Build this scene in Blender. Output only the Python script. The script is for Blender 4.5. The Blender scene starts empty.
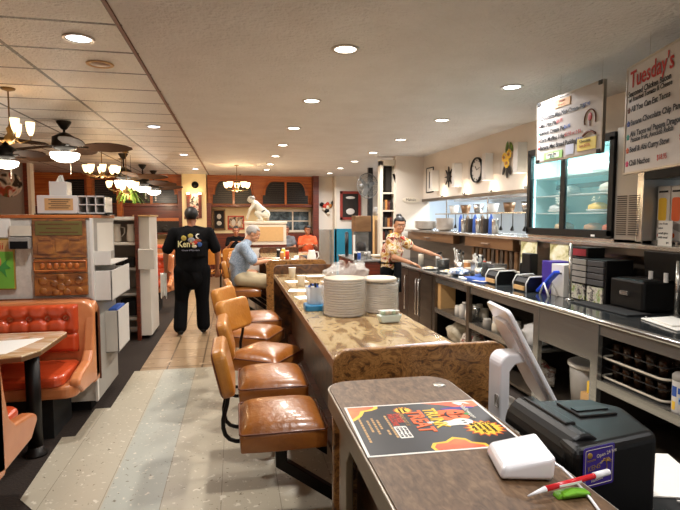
import bpy, bmesh, math, random
from mathutils import Vector, Matrix, Euler, noise
random.seed(7)
PI = math.pi
sc = bpy.context.scene
C = sc.collection
V = Vector

# ---------------------------------------------------------------- camera
cam = bpy.data.objects.new('camera', bpy.data.cameras.new('camera'))
C.objects.link(cam); sc.camera = cam
cam.data.sensor_fit = 'HORIZONTAL'; cam.data.sensor_width = 36.0
cam.data.lens = 36.0 * 510 / 680
cam.data.clip_start = 0.02; cam.data.clip_end = 100
cam.location = (0, 0, 1.6)
cam.rotation_euler = (math.radians(90 - 4.1495), 0, math.radians(-11.604))

# ---------------------------------------------------------------- world, view
w = bpy.data.worlds.new('world'); sc.world = w; w.use_nodes = True
w.node_tree.nodes['Background'].inputs[0].default_value = (1.0, 0.93, 0.86, 1)
w.node_tree.nodes['Background'].inputs[1].default_value = 0.55
sc.view_settings.view_transform = 'Standard'; sc.view_settings.look = 'None'
sc.view_settings.exposure = 0.0; sc.view_settings.gamma = 1.0
sc.view_settings.use_curve_mapping = False
sc.cycles.use_denoising = True
sc.cycles.max_bounces = 8
sc.cycles.sample_clamp_indirect = 6
SMOOTH_Z = 2.75      # plaster ceiling over the counters
TILE_Z = 2.757        # tiled ceiling over the dining side
DOWN_W, DOWN_WARM, DOWN_COOL = 27.0, (1, .93, .85), (1, .98, .97)

def area_lamp(name, loc, size, power, col, rot=(0, 0, 0), size_y=None, spread=None):
    l = bpy.data.lights.new(name, 'AREA'); l.energy = power; l.color = col; l.size = size
    l.shape = 'RECTANGLE' if size_y else 'DISK'
    if size_y: l.size_y = size_y
    if spread: l.spread = spread
    o = bpy.data.objects.new(name, l); C.objects.link(o); o.location = loc; o.rotation_euler = rot
    return o
def point_lamp(name, loc, power, col, r=.05):
    l = bpy.data.lights.new(name, 'POINT'); l.energy = power; l.color = col; l.shadow_soft_size = r
    o = bpy.data.objects.new(name, l); C.objects.link(o); o.location = loc
    return o

# ---------------------------------------------------------------- materials
def srgb(h):
    if isinstance(h, str):
        h = h.lstrip('#'); c = [int(h[i:i+2], 16)/255 for i in (0, 2, 4)]
    else: c = list(h)
    return tuple((x/12.92 if x <= .04045 else ((x+.055)/1.055)**2.4) for x in c) + (1,)
MATS = {}
def newmat(name):
    m = bpy.data.materials.new(name); m.use_nodes = True; MATS[name] = m
    return m, m.node_tree, m.node_tree.nodes['Principled BSDF']
def simple(name, col, rough=.5, metal=0, var=.08, scale=20, bump=0, coat=0, alpha=None, trans=0, emis=0, emcol=None, spec=None):
    """a principled material whose colour and bump vary a little with noise"""
    if name in MATS: return MATS[name]
    m, nt, b = newmat(name)
    c = srgb(col)
    tc = nt.nodes.new('ShaderNodeTexCoord')
    nz = nt.nodes.new('ShaderNodeTexNoise'); nz.inputs['Scale'].default_value = scale; nz.inputs['Detail'].default_value = 4
    nt.links.new(tc.outputs['Object'], nz.inputs['Vector'])
    mx = nt.nodes.new('ShaderNodeMix'); mx.data_type = 'RGBA'
    mx.inputs[6].default_value = tuple(x*(1-var) for x in c[:3])+(1,)
    mx.inputs[7].default_value = tuple(min(1, x*(1+var)) for x in c[:3])+(1,)
    nt.links.new(nz.outputs['Fac'], mx.inputs[0]); nt.links.new(mx.outputs[2], b.inputs['Base Color'])
    b.inputs['Roughness'].default_value = rough; b.inputs['Metallic'].default_value = metal
    if spec is not None: b.inputs['Specular IOR Level'].default_value = spec
    if coat: b.inputs['Coat Weight'].default_value = coat; b.inputs['Coat Roughness'].default_value = .15
    if trans: b.inputs['Transmission Weight'].default_value = trans
    if alpha is not None: b.inputs['Alpha'].default_value = alpha
    if emis:
        b.inputs['Emission Strength'].default_value = emis
        b.inputs['Emission Color'].default_value = srgb(emcol or col)
    if bump:
        bp = nt.nodes.new('ShaderNodeBump'); bp.inputs['Strength'].default_value = bump; bp.inputs['Distance'].default_value = .01
        nt.links.new(nz.outputs['Fac'], bp.inputs['Height']); nt.links.new(bp.outputs[0], b.inputs['Normal'])
    return m
def ramp(nt, stops):
    r = nt.nodes.new('ShaderNodeValToRGB'); e = r.color_ramp.elements
    while len(e) < len(stops): e.new(.5)
    for k, (p, c) in enumerate(stops): e[k].position = p; e[k].color = srgb(c)
    return r
def noisy(name, stops, scale=5, detail=6, distort=0, rough=.4, bump=0, stretch=(1, 1, 1), coat=0, metal=0, bscale=None, roughness_n=.55, offset=(0,0,0)):
    m, nt, b = newmat(name)
    tc = nt.nodes.new('ShaderNodeTexCoord'); mp = nt.nodes.new('ShaderNodeMapping')
    mp.inputs['Scale'].default_value = stretch; mp.inputs['Location'].default_value = offset
    nt.links.new(tc.outputs['Object'], mp.inputs[0])
    nz = nt.nodes.new('ShaderNodeTexNoise'); nz.inputs['Scale'].default_value = scale; nz.inputs['Detail'].default_value = detail
    nz.inputs['Distortion'].default_value = distort; nz.inputs['Roughness'].default_value = roughness_n
    nt.links.new(mp.outputs[0], nz.inputs['Vector'])
    r = ramp(nt, stops); nt.links.new(nz.outputs['Fac'], r.inputs[0]); nt.links.new(r.outputs[0], b.inputs['Base Color'])
    b.inputs['Roughness'].default_value = rough; b.inputs['Metallic'].default_value = metal
    if coat: b.inputs['Coat Weight'].default_value = coat; b.inputs['Coat Roughness'].default_value = .12
    if bump:
        n2 = nz
        if bscale:
            n2 = nt.nodes.new('ShaderNodeTexNoise'); n2.inputs['Scale'].default_value = bscale; n2.inputs['Detail'].default_value = 3
            nt.links.new(tc.outputs['Object'], n2.inputs['Vector'])
        bp = nt.nodes.new('ShaderNodeBump'); bp.inputs['Strength'].default_value = bump; bp.inputs['Distance'].default_value = .01
        nt.links.new(n2.outputs['Fac'], bp.inputs['Height']); nt.links.new(bp.outputs[0], b.inputs['Normal'])
    return m
def bricks(name, c1, c2, cm, bw, rh, mortar, off, rough=.4, speck=None, speck_scale=60, bump=.3, band=None, bscale=80, speck_th=.62):
    """square tiling in world x, y with joints; 'band' = (x0, x1, colour) is a column of other coloured tiles"""
    m, nt, b = newmat(name)
    tc = nt.nodes.new('ShaderNodeTexCoord'); mp = nt.nodes.new('ShaderNodeMapping'); mp.inputs['Location'].default_value = off
    nt.links.new(tc.outputs['Object'], mp.inputs[0])
    br = nt.nodes.new('ShaderNodeTexBrick'); br.offset = 0; br.squash = 1
    br.inputs['Scale'].default_value = 1; br.inputs['Brick Width'].default_value = bw; br.inputs['Row Height'].default_value = rh
    br.inputs['Mortar Size'].default_value = mortar; br.inputs['Mortar Smooth'].default_value = 0
    br.inputs['Color1'].default_value = srgb(c1); br.inputs['Color2'].default_value = srgb(c2); br.inputs['Mortar'].default_value = srgb(cm)
    nt.links.new(mp.outputs[0], br.inputs['Vector'])
    out = br.outputs['Color']
    if band:
        sx = nt.nodes.new('ShaderNodeSeparateXYZ'); nt.links.new(tc.outputs['Object'], sx.inputs[0])
        g = nt.nodes.new('ShaderNodeMath'); g.operation = 'GREATER_THAN'; g.inputs[1].default_value = band[0]
        l = nt.nodes.new('ShaderNodeMath'); l.operation = 'LESS_THAN'; l.inputs[1].default_value = band[1]
        a = nt.nodes.new('ShaderNodeMath'); a.operation = 'MULTIPLY'
        nt.links.new(sx.outputs[0], g.inputs[0]); nt.links.new(sx.outputs[0], l.inputs[0])
        nt.links.new(g.outputs[0], a.inputs[0]); nt.links.new(l.outputs[0], a.inputs[1])
        inv = nt.nodes.new('ShaderNodeMath'); inv.operation = 'SUBTRACT'; inv.inputs[0].default_value = 1
        nt.links.new(br.outputs['Fac'], inv.inputs[1])
        a2 = nt.nodes.new('ShaderNodeMath'); a2.operation = 'MULTIPLY'
        nt.links.new(a.outputs[0], a2.inputs[0]); nt.links.new(inv.outputs[0], a2.inputs[1])
        a3 = nt.nodes.new('ShaderNodeMath'); a3.operation = 'MULTIPLY'; a3.inputs[1].default_value = .8
        nt.links.new(a2.outputs[0], a3.inputs[0])
        mx = nt.nodes.new('ShaderNodeMix'); mx.data_type = 'RGBA'; mx.inputs[7].default_value = srgb(band[2])
        nt.links.new(a3.outputs[0], mx.inputs[0]); nt.links.new(out, mx.inputs[6]); out = mx.outputs[2]
    if speck:
        for k, (scol, th) in enumerate(speck):
            nz = nt.nodes.new('ShaderNodeTexNoise'); nz.inputs['Scale'].default_value = speck_scale*(1+.37*k); nz.inputs['Detail'].default_value = 3
            nz.inputs['Distortion'].default_value = .6
            mp2 = nt.nodes.new('ShaderNodeMapping'); mp2.inputs['Location'].default_value = (k*7.3, k*3.1, 0)
            nt.links.new(tc.outputs['Object'], mp2.inputs[0]); nt.links.new(mp2.outputs[0], nz.inputs['Vector'])
            r = nt.nodes.new('ShaderNodeMapRange'); r.inputs[1].default_value = th; r.inputs[2].default_value = th+.05
            nt.links.new(nz.outputs['Fac'], r.inputs[0])
            mx = nt.nodes.new('ShaderNodeMix'); mx.data_type = 'RGBA'; mx.inputs[7].default_value = srgb(scol)
            nt.links.new(r.outputs[0], mx.inputs[0]); nt.links.new(out, mx.inputs[6]); out = mx.outputs[2]
    nt.links.new(out, b.inputs['Base Color'])
    b.inputs['Roughness'].default_value = rough
    n2 = nt.nodes.new('ShaderNodeTexNoise'); n2.inputs['Scale'].default_value = bscale; n2.inputs['Detail'].default_value = 4
    nt.links.new(tc.outputs['Object'], n2.inputs['Vector'])
    bp = nt.nodes.new('ShaderNodeBump'); bp.inputs['Strength'].default_value = bump; bp.inputs['Distance'].default_value = .01
    nt.links.new(n2.outputs['Fac'], bp.inputs['Height']); nt.links.new(bp.outputs[0], b.inputs['Normal'])
    return m
def glowmat(name, col, s):
    m, nt, b = newmat(name)
    b.inputs['Base Color'].default_value = srgb(col); b.inputs['Emission Color'].default_value = srgb(col)
    b.inputs['Emission Strength'].default_value = s
    return m
def clearmat(name, col, alpha=.2, rough=.08):
    m, nt, b = newmat(name)
    b.inputs['Base Color'].default_value = srgb(col); b.inputs['Roughness'].default_value = rough
    b.inputs['Alpha'].default_value = alpha
    b.inputs['Specular IOR Level'].default_value = .8
    return m

M_ceil = noisy('plaster_knockdown', [(.3, '#cdc9c4'), (.7, '#d6d3cf')], 3, 3, rough=.75, bump=1.0, bscale=34)
for _x in M_ceil.node_tree.nodes:
    if _x.type == 'BUMP': _x.inputs['Distance'].default_value = .022
M_tileceil = bricks('ceiling_tile', '#d4cec6', '#ccc5bc', '#33281f', .82, .545, .016, (.67, -3.36+.545*7, 0), rough=.42, bump=1.0, bscale=48)
for _x in M_tileceil.node_tree.nodes:
    if _x.type == 'BUMP': _x.inputs['Distance'].default_value = .03
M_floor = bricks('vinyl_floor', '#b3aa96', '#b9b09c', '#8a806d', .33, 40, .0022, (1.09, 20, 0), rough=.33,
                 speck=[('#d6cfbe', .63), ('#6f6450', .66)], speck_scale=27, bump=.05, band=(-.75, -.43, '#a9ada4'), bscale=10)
M_floor2 = bricks('terracotta_floor', '#9c8468', '#8f765a', '#4f3d2c', .36, .36, .008, (1.09, .12, 0), rough=.3,
                 speck=[('#b39c80', .62), ('#755c42', .64)], speck_scale=9, bump=.1, bscale=12)
M_carpet = noisy('dark_carpet', [(.3, '#1a110a'), (.7, '#2c1e13')], 60, 3, rough=.95, bump=.4)
M_brick = bricks('quarry_tile', '#5c3423', '#4d2a1c', '#23160f', .2, .2, .008, (0, 0, 0), rough=.35, bump=.1)
M_burl = noisy('burl_wood', [(.36, '#4a2c12'), (.44, '#805429'), (.50, '#a3733d'), (.54, '#6b4420'), (.62, '#a67640')], 9, 6, 3.4, rough=.35, coat=.3, stretch=(1, 1, 1.2))
M_burld = noisy('dark_burl_wood', [(.35, '#25140b'), (.5, '#4a2a14'), (.7, '#6c4522')], 7, 6, 2.0, rough=.35, coat=.3)
M_marble = noisy('counter_marble', [(.30, '#4b3219'), (.40, '#82613a'), (.48, '#ad9468'), (.56, '#b8a078'), (.62, '#93754a'), (.72, '#6a4b28')], 7, 9, 1.0, rough=.16, coat=.4, stretch=(1, .45, 1))
M_lam = noisy('pay_laminate', [(.35, '#4f3822'), (.55, '#6b5036'), (.7, '#7c6145')], 70, 4, .6, rough=.5, stretch=(1, .35, 1), coat=.0)
M_lamedge = simple('laminate_edge', '#85745c', .4, .3, .1, 30)
M_alu = simple('aluminium', '#b9b2a8', .3, .9, .08, 40)
M_leather = noisy('orange_leather', [(.3, '#a8661f'), (.5, '#b8742a'), (.7, '#c4843a')], 6, 5, .3, rough=.33, bump=.25, coat=.35, bscale=45)
M_leathd = noisy('brown_leather', [(.3, '#7d4619'), (.5, '#935722'), (.7, '#a3672d')], 5, 5, .3, rough=.3, bump=.3, coat=.4, bscale=40)
M_vinyl = noisy('red_orange_vinyl', [(.3, '#b93f1e'), (.6, '#cf5129'), (.75, '#d96236')], 5, 4, .2, rough=.3, bump=.15, coat=.4, bscale=25)
M_vtrim = noisy('booth_shell', [(.3, '#b96b3c'), (.6, '#cd8150'), (.75, '#d8915f')], 4, 4, .2, rough=.3, coat=.3)
M_piping = simple('dark_piping', '#6b3a22', .5)
M_steel = noisy('brushed_steel', [(.3, '#94928e'), (.7, '#aaa8a4')], 6, 3, 0, rough=.26, metal=.8, stretch=(1, .1, 4))
M_steelb = noisy('bright_steel', [(.3, '#b9b6b0'), (.7, '#d6d3cd')], 8, 3, 0, rough=.22, metal=.9, stretch=(1, .3, 10))
M_steeld = noisy('dark_steel', [(.3, '#5c5147'), (.7, '#6e6256')], 5, 3, 0, rough=.32, metal=.7, stretch=(1, .2, 3))
M_bronze = noisy('bronze_panel', [(.3, '#6f4f33'), (.7, '#82603f')], 4, 3, 0, rough=.35, metal=.4, stretch=(1, .2, 3))
M_black = simple('black_plastic', '#0c0b0b', .42, 0, .2, 30, spec=.3)
M_blackm = simple('black_matte', '#0f0e0d', .8)
M_blackmetal = simple('black_metal', '#1b1714', .4, .5)
M_dark = simple('dark_interior', '#241d18', .8, 0, .2, 6)
M_white = simple('white_plastic', '#d6d1ca', .35, 0, .02)
M_whitem = simple('white_enamel', '#cfc9c0', .5, 0, .04, 6)
M_cream = simple('cream_plastic', '#d9cdb9', .4)
M_paper = simple('white_paper', '#ece8df', .7, 0, .03)
M_stone = simple('stoneware', '#a3978a', .5, 0, .06, 20)
M_plate = simple('kraft_white_plate', '#d0c2ae', .6, 0, .05, 30)
M_china = simple('china', '#e8e4dc', .15, 0, .02, coat=.4)
M_wallpaint = simple('beige_paint', '#d6cabb', .7, 0, .05, 3, bump=.08)
M_wallwhite = simple('white_paint', '#d8d0c4', .7, 0, .05, 3)
M_creamwall = simple('warm_cream_paint', '#e6cf9d', .6, 0, .05, 3)
M_wood = noisy('orange_wood', [(.3, '#96491d'), (.5, '#b56128'), (.7, '#c97a38')], 4, 5, .6, rough=.4, stretch=(.4, 1, 8), coat=.2)
M_woodd = noisy('red_brown_wood', [(.3, '#43190d'), (.6, '#6b2a14'), (.8, '#7a3518')], 4, 5, .6, rough=.4, stretch=(.4, 1, 8), coat=.2)
M_plaque = noisy('carved_plaque_wood', [(.3, '#4a2812'), (.45, '#7a4720'), (.6, '#a06428'), (.8, '#b97c38')], 4, 6, 1.5, rough=.35, stretch=(1, 1, 2.5), coat=.5, bump=.3)
M_divider = noisy('divider_laminate', [(.3, '#c0b9ae'), (.7, '#d2cbc0')], 30, 5, .4, rough=.5)
M_gray = simple('grey_laminate', '#9a948c', .5)
M_blue = simple('blue_paint', '#1f7f9c', .5, 0, .06, 3)
M_teal = simple('teal_plastic', '#1f6f9c', .3)
M_glass = clearmat('clear_glass', '#e8f0f0', .18, .05)
M_tealglass = clearmat('fridge_glass', '#9fe0e4', .12, .04)
M_bag = clearmat('plastic_bag', '#f6f4f0', .30, .12)
_nt = M_bag.node_tree; _b = _nt.nodes['Principled BSDF']; _n = _nt.nodes.new('ShaderNodeTexNoise'); _n.inputs['Scale'].default_value = 14; _n.inputs['Distortion'].default_value = 1.5
_bp = _nt.nodes.new('ShaderNodeBump'); _bp.inputs['Strength'].default_value = 1; _bp.inputs['Distance'].default_value = .03
_nt.links.new(_n.outputs['Fac'], _bp.inputs['Height']); _nt.links.new(_bp.outputs[0], _b.inputs['Normal']); _b.inputs['Coat Weight'].default_value = 1
M_fridgein = simple('lit_fridge_interior', '#b5dee0', .5, 0, .05, 4)
M_kitchenwall = simple('kitchen_tile_wall', '#cfdbe6', .4, 0, .05, 5)
M_blind = simple('dark_blind', '#1c1512', .6)
M_nightglass = simple('night_glass', '#0d0b0a', .35, 0, .2, 3)
M_red = simple('red_print', '#c2381f', .5); M_orange = simple('orange_print', '#f0692e', .5, 0, .04)
M_yellow = simple('yellow_print', '#f4c53a', .5, 0, .04); M_green = simple('green_print', '#3f8f3f', .5)
M_ink = simple('black_ink', '#17151a', .6); M_inkblue = simple('blue_ink', '#2f56a8', .6); M_inkred = simple('red_ink', '#b02a2a', .6)
M_inkgreen = simple('teal_ink', '#2b9a8a', .6); M_inkpink = simple('pink_ink', '#d23a6a', .6); M_inkorange = simple('orange_ink', '#cc5a22', .6)
M_purple = simple('purple_print', '#3a2484', .45); M_gold = simple('gold_print', '#a8853c', .4, .3)
M_antique = simple('antique_brass', '#6a5228', .5, .3)
M_brass = simple('dull_brass', '#7b7040', .35, .5)
M_brown = simple('brown_cardboard', '#b5793f', .7); M_tan = simple('tan_panel', '#c9a06a', .6)
M_skin = simple('light_skin', '#c08a68', .5, 0, .06, 12); M_skin2 = simple('tan_skin', '#9a6244', .5, 0, .06, 12)
M_hairb = simple('black_hair', '#15100e', .5); M_hairg = simple('grey_hair', '#a09a94', .7, 0, .2, 60, bump=.5)
M_shirtb = noisy('black_tshirt', [(.3, '#070708'), (.7, '#0e0e10')], 12, 4, rough=.95, bump=.3)
M_shirtb.node_tree.nodes['Principled BSDF'].inputs['Specular IOR Level'].default_value = .15
M_pantsb = simple('black_cloth', '#08080a', .95, 0, .2, 10, bump=.3, spec=.15)
M_polo = noisy('blue_grey_knit', [(.35, '#7c8ea3'), (.5, '#93a3b5'), (.65, '#a7b4c3')], 60, 3, rough=.85, bump=.2)
M_shorts = simple('khaki_cloth', '#b8a888', .85, 0, .08, 15, bump=.3)
M_floral = noisy('floral_cloth', [(.30, '#7c1f16'), (.42, '#c99a3a'), (.50, '#e4dcc4'), (.58, '#a8321f'), (.70, '#3b3c22')], 14, 3, .8, rough=.8)
M_orcloth = simple('orange_cloth', '#cf5426', .8); M_grcloth = simple('grey_cloth', '#595a5e', .8)
M_leaf = noisy('fern_leaf', [(.3, '#2b4a12'), (.6, '#5f7d22'), (.8, '#8a9a3a')], 12, 3, rough=.6)
M_downglow = glowmat('downlight_glow', '#fff6e6', 9.0)
M_downcool = glowmat('cool_downlight_glow', '#e6f2ff', 7.0)
M_bulb = glowmat('frosted_bulb_glow', '#ffe2a8', 9.0)
M_fanglow = glowmat('fan_bowl_glow', '#fff4e0', 6.0)
M_lampglass = glowmat('lit_tulip_glass', '#ffe0a8', 3.0)
M_screenred = glowmat('red_display', '#7a1420', .35)
M_whitelit = glowmat('fridge_tube_glow', '#dffcff', 3.0)
M_board = simple('whiteboard', '#bdb9b6', .3, 0, .02)

# ---------------------------------------------------------------- shape helpers
class MB:
    def __init__(s): s.bm = bmesh.new()
    def _tf(s, vs, M):
        if M is not None: bmesh.ops.transform(s.bm, matrix=M, verts=vs)
    def box(s, x0, x1, y0, y1, z0, z1, M=None):
        r = bmesh.ops.create_cube(s.bm, size=1)
        T = Matrix.Translation(((x0+x1)/2, (y0+y1)/2, (z0+z1)/2)) @ Matrix.Diagonal((abs(x1-x0), abs(y1-y0), abs(z1-z0), 1))
        bmesh.ops.transform(s.bm, matrix=(M @ T) if M is not None else T, verts=r['verts']); return s
    def cone(s, p0, p1, r0, r1=None, n=16, cap=True):
        r1 = r0 if r1 is None else r1
        p0, p1 = V(p0), V(p1); d = p1-p0
        if d.length < 1e-7: return s
        r = bmesh.ops.create_cone(s.bm, cap_ends=cap, segments=n, radius1=r0, radius2=r1, depth=d.length)
        M = Matrix.Translation((p0+p1)/2) @ d.to_track_quat('Z', 'Y').to_matrix().to_4x4()
        bmesh.ops.transform(s.bm, matrix=M, verts=r['verts']); return s
    def ell(s, c, r, n=16, rot=None):
        if not hasattr(r, '__len__'): r = (r, r, r)
        q = bmesh.ops.create_uvsphere(s.bm, u_segments=n, v_segments=max(6, n//2+2), radius=1)
        M = Matrix.Translation(c) @ (Euler(rot).to_matrix().to_4x4() if rot else Matrix()) @ Matrix.Diagonal((*r, 1))
        bmesh.ops.transform(s.bm, matrix=M, verts=q['verts']); return s
    def cap(s, p0, p1, r0, r1, n=12):
        s.cone(p0, p1, r0, r1, n); s.ell(p0, r0, n); s.ell(p1, r1, n); return s
    def capq(s, p0, p1, r0, r1, n=18, sy=.72):
        a = len(s.bm.verts); s.cap(p0, p1, r0, r1, n); s.bm.verts.ensure_lookup_table(); yc = (p0[1]+p1[1])/2
        for v in s.bm.verts[a:]: v.co.y = yc+(v.co.y-yc)*sy
        return s
    def tube(s, pts, r, n=8, close=False):
        pts = [V(p) for p in pts]; rings = []
        N = len(pts)
        up = None
        for i, p in enumerate(pts):
            a = pts[(i-1) % N] if (i > 0 or close) else p; b = pts[(i+1) % N] if (i < N-1 or close) else p
            t = (b-a).normalized()
            if up is None:
                up = V((0, 0, 1)) if abs(t.z) < .9 else V((1, 0, 0))
            u = (up - t*up.dot(t)).normalized(); up = u; v = t.cross(u)
            rr = r[i] if hasattr(r, '__len__') else r
            rings.append([s.bm.verts.new(p + (u*math.cos(2*PI*k/n)+v*math.sin(2*PI*k/n))*rr) for k in range(n)])
        M_ = N if close else N-1
        for i in range(M_):
            A, B = rings[i], rings[(i+1) % N]
            for k in range(n): s.bm.faces.new((A[k], A[(k+1) % n], B[(k+1) % n], B[k]))
        if not close:
            s.bm.faces.new(rings[0][::-1]); s.bm.faces.new(rings[-1])
        return s
    def lathe(s, prof, c=(0, 0, 0), n=24, M=None, caps=True):
        rings = []; c = V(c)
        for (r, z) in prof:
            rings.append([s.bm.verts.new((M @ V((r*math.cos(2*PI*k/n), r*math.sin(2*PI*k/n), z)) if M is not None else V((r*math.cos(2*PI*k/n), r*math.sin(2*PI*k/n), z))) + c) for k in range(n)])
        for A, B in zip(rings, rings[1:]):
            for k in range(n): s.bm.faces.new((A[k], A[(k+1) % n], B[(k+1) % n], B[k]))
        if caps and prof[0][0] > 1e-4: s.bm.faces.new(rings[0][::-1])
        if caps and prof[-1][0] > 1e-4: s.bm.faces.new(rings[-1])
        bmesh.ops.remove_doubles(s.bm, verts=[v for R in (rings[0], rings[-1]) for v in R], dist=1e-6)
        return s
    def prism(s, pts, a0, a1, axis='z', M=None):
        """an outline given in the other two axes (x,y / y,z / x,z), pushed from a0 to a1 along the axis"""
        def mk(p, a):
            q = {'z': V((p[0], p[1], a)), 'x': V((a, p[0], p[1])), 'y': V((p[0], a, p[1]))}[axis]
            return M @ q if M is not None else q
        A = [s.bm.verts.new(mk(p, a0)) for p in pts]; B = [s.bm.verts.new(mk(p, a1)) for p in pts]
        n = len(pts); s.bm.faces.new(A[::-1]); s.bm.faces.new(B)
        for k in range(n): s.bm.faces.new((A[k], A[(k+1) % n], B[(k+1) % n], B[k]))
        return s
    def build(s, name, m, parent=None, smooth=False, bevel=0, seg=2, remesh=0, sub=0, solid=0, loc=None, M=None, sm=0):
        bmesh.ops.recalc_face_normals(s.bm, faces=s.bm.faces[:])
        me = bpy.data.meshes.new(name); s.bm.to_mesh(me); s.bm.free()
        o = bpy.data.objects.new(name, me); C.objects.link(o)
        if m is not None: me.materials.append(m)
        if parent is not None: o.parent = parent
        if loc is not None: o.location = loc
        if M is not None: o.matrix_basis = M
        if smooth:
            for p in me.polygons: p.use_smooth = True
        if remesh:
            md = o.modifiers.new('remesh', 'REMESH'); md.mode = 'VOXEL'; md.voxel_size = remesh; md.use_smooth_shade = True
            if sm:
                md = o.modifiers.new('smooth', 'SMOOTH'); md.iterations = sm; md.factor = .5
        if solid:
            md = o.modifiers.new('solid', 'SOLIDIFY'); md.thickness = solid
        if bevel:
            md = o.modifiers.new('bevel', 'BEVEL'); md.width = bevel; md.segments = seg; md.limit_method = 'ANGLE'
            md.angle_limit = math.radians(40); md.harden_normals = False
        if sub:
            md = o.modifiers.new('sub', 'SUBSURF'); md.levels = sub; md.render_levels = sub
        return o
def rrect(x0, x1, y0, y1, r, n=6):
    out = []
    for (cx, cy, a) in ((x1-r, y1-r, 0), (x0+r, y1-r, PI/2), (x0+r, y0+r, PI), (x1-r, y0+r, 1.5*PI)):
        for k in range(n+1): t = a+PI/2*k/n; out.append((cx+r*math.cos(t), cy+r*math.sin(t)))
    return out
def Box(name, m, parent, *b, bevel=0, seg=2, smooth=False): return MB().box(*b).build(name, m, parent, bevel=bevel, seg=seg, smooth=smooth)
def tag(o, label, cat, group=None, kind=None):
    o['label'] = label; o['category'] = cat
    if group: o['group'] = group
    if kind: o['kind'] = kind
    return o
def thing(name, label, cat, loc=(0, 0, 0), rz=0, group=None):
    o = bpy.data.objects.new(name, None); C.objects.link(o); o.empty_display_size = .1
    o.location = loc; o.rotation_euler = (0, 0, rz)
    return tag(o, label, cat, group)
def struct(name, m, *b, bevel=0):
    o = MB().box(*b).build(name, m, bevel=bevel); o['kind'] = 'structure'; return o
def kids(o): return list(o.children)
def copy_tree(root, loc=None, rz=None, label=None, group=None, scale=None):
    r = root.copy(); C.objects.link(r)
    def rec(a, b):
        for ch in kids(a):
            c = ch.copy(); C.objects.link(c); c.parent = b; rec(ch, c)
    rec(root, r)
    if loc is not None: r.location = loc
    if rz is not None: r.rotation_euler = (0, 0, rz)
    if label: r['label'] = label
    if group: r['group'] = group
    if scale: r.scale = (scale,)*3 if not hasattr(scale, '__len__') else scale
    return r
def text(body, size, M, m, parent=None, name='lettering', align='LEFT', ext=.0006, sx=1, bold=0):
    cu = bpy.data.curves.new('t', 'FONT'); cu.body = body; cu.size = size; cu.align_x = align; cu.align_y = 'CENTER'
    cu.extrude = ext; cu.resolution_u = 2; cu.offset = bold
    ob = bpy.data.objects.new('t', cu); C.objects.link(ob)
    dg = bpy.context.evaluated_depsgraph_get(); me = bpy.data.meshes.new_from_object(ob.evaluated_get(dg))
    bpy.data.objects.remove(ob); bpy.data.curves.remove(cu)
    me.materials.clear(); me.materials.append(m); me.name = name
    o = bpy.data.objects.new(name, me); C.objects.link(o)
    if parent is not None: o.parent = parent
    o.matrix_basis = M @ Matrix.Diagonal((sx, 1, 1, 1))
    return o
def frameM(o, x, y):
    """matrix with its origin at o and its local x, y along the given directions"""
    x = V(x).normalized(); y = V(y); y = (y-x*x.dot(y)).normalized(); z = x.cross(y)
    M = Matrix((x, y, z)).transposed().to_4x4(); M.translation = V(o); return M
ORD = ['first', 'second', 'third', 'fourth', 'fifth', 'sixth', 'seventh', 'eighth', 'ninth', 'tenth', 'eleventh', 'twelfth', 'thirteenth', 'fourteenth']

# ---------------------------------------------------------------- the setting
struct('floor', M_carpet, -5.2, 4, -2.2, 15, -.1, 0)
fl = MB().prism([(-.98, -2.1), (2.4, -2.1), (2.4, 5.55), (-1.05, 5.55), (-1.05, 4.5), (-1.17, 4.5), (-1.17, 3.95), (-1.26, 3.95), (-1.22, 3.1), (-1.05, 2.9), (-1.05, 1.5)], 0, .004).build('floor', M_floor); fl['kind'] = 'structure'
fl = MB().prism([(-1.0, 5.55), (3.5, 5.55), (3.5, 14.4), (-.95, 14.4)], 0, .004).build('floor', M_floor2); fl['kind'] = 'structure'
struct('floor', M_brick, .62, 1.25, 1.95, 6.4, .004, .012)
struct('ceiling', M_tileceil, -5.2, 4, -2.2, 15, TILE_Z, TILE_Z+.1)
c = MB().prism([(-.66, -2.1), (4, -2.1), (4, 14.9), (2.25, 14.9), (.75, 14.35), (-.62, 12.9)], SMOOTH_Z, TILE_Z-.001).build('ceiling', M_ceil); c['kind'] = 'structure'
c = MB().box(-.676, -.655, -2.1, 12.9, SMOOTH_Z-.004, TILE_Z).build('trim_1', M_piping); c['kind'] = 'structure'
struct('wall_left', M_wood, -5.2, -5.0, -2.2, 15, 0, TILE_Z)
struct('wall_front', M_wallpaint, -5.2, 4, -2.3, -2.2, 0, .8)  # unseen wall, split to leave an opening added to let in fill light
struct('wall_front', M_wallpaint, -5.2, 4, -2.3, -2.2, 2.5, TILE_Z)
for _x in (-5.2, -2.2, .8, 3.8): struct('window_5', M_wood, _x, _x+.2, -2.3, -2.2, .8, 2.5)  # posts of the added fill-light opening, unseen behind the camera
struct('wall_back', M_creamwall, -5.2, 4, 14.5, 14.6, 0, TILE_Z)
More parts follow.
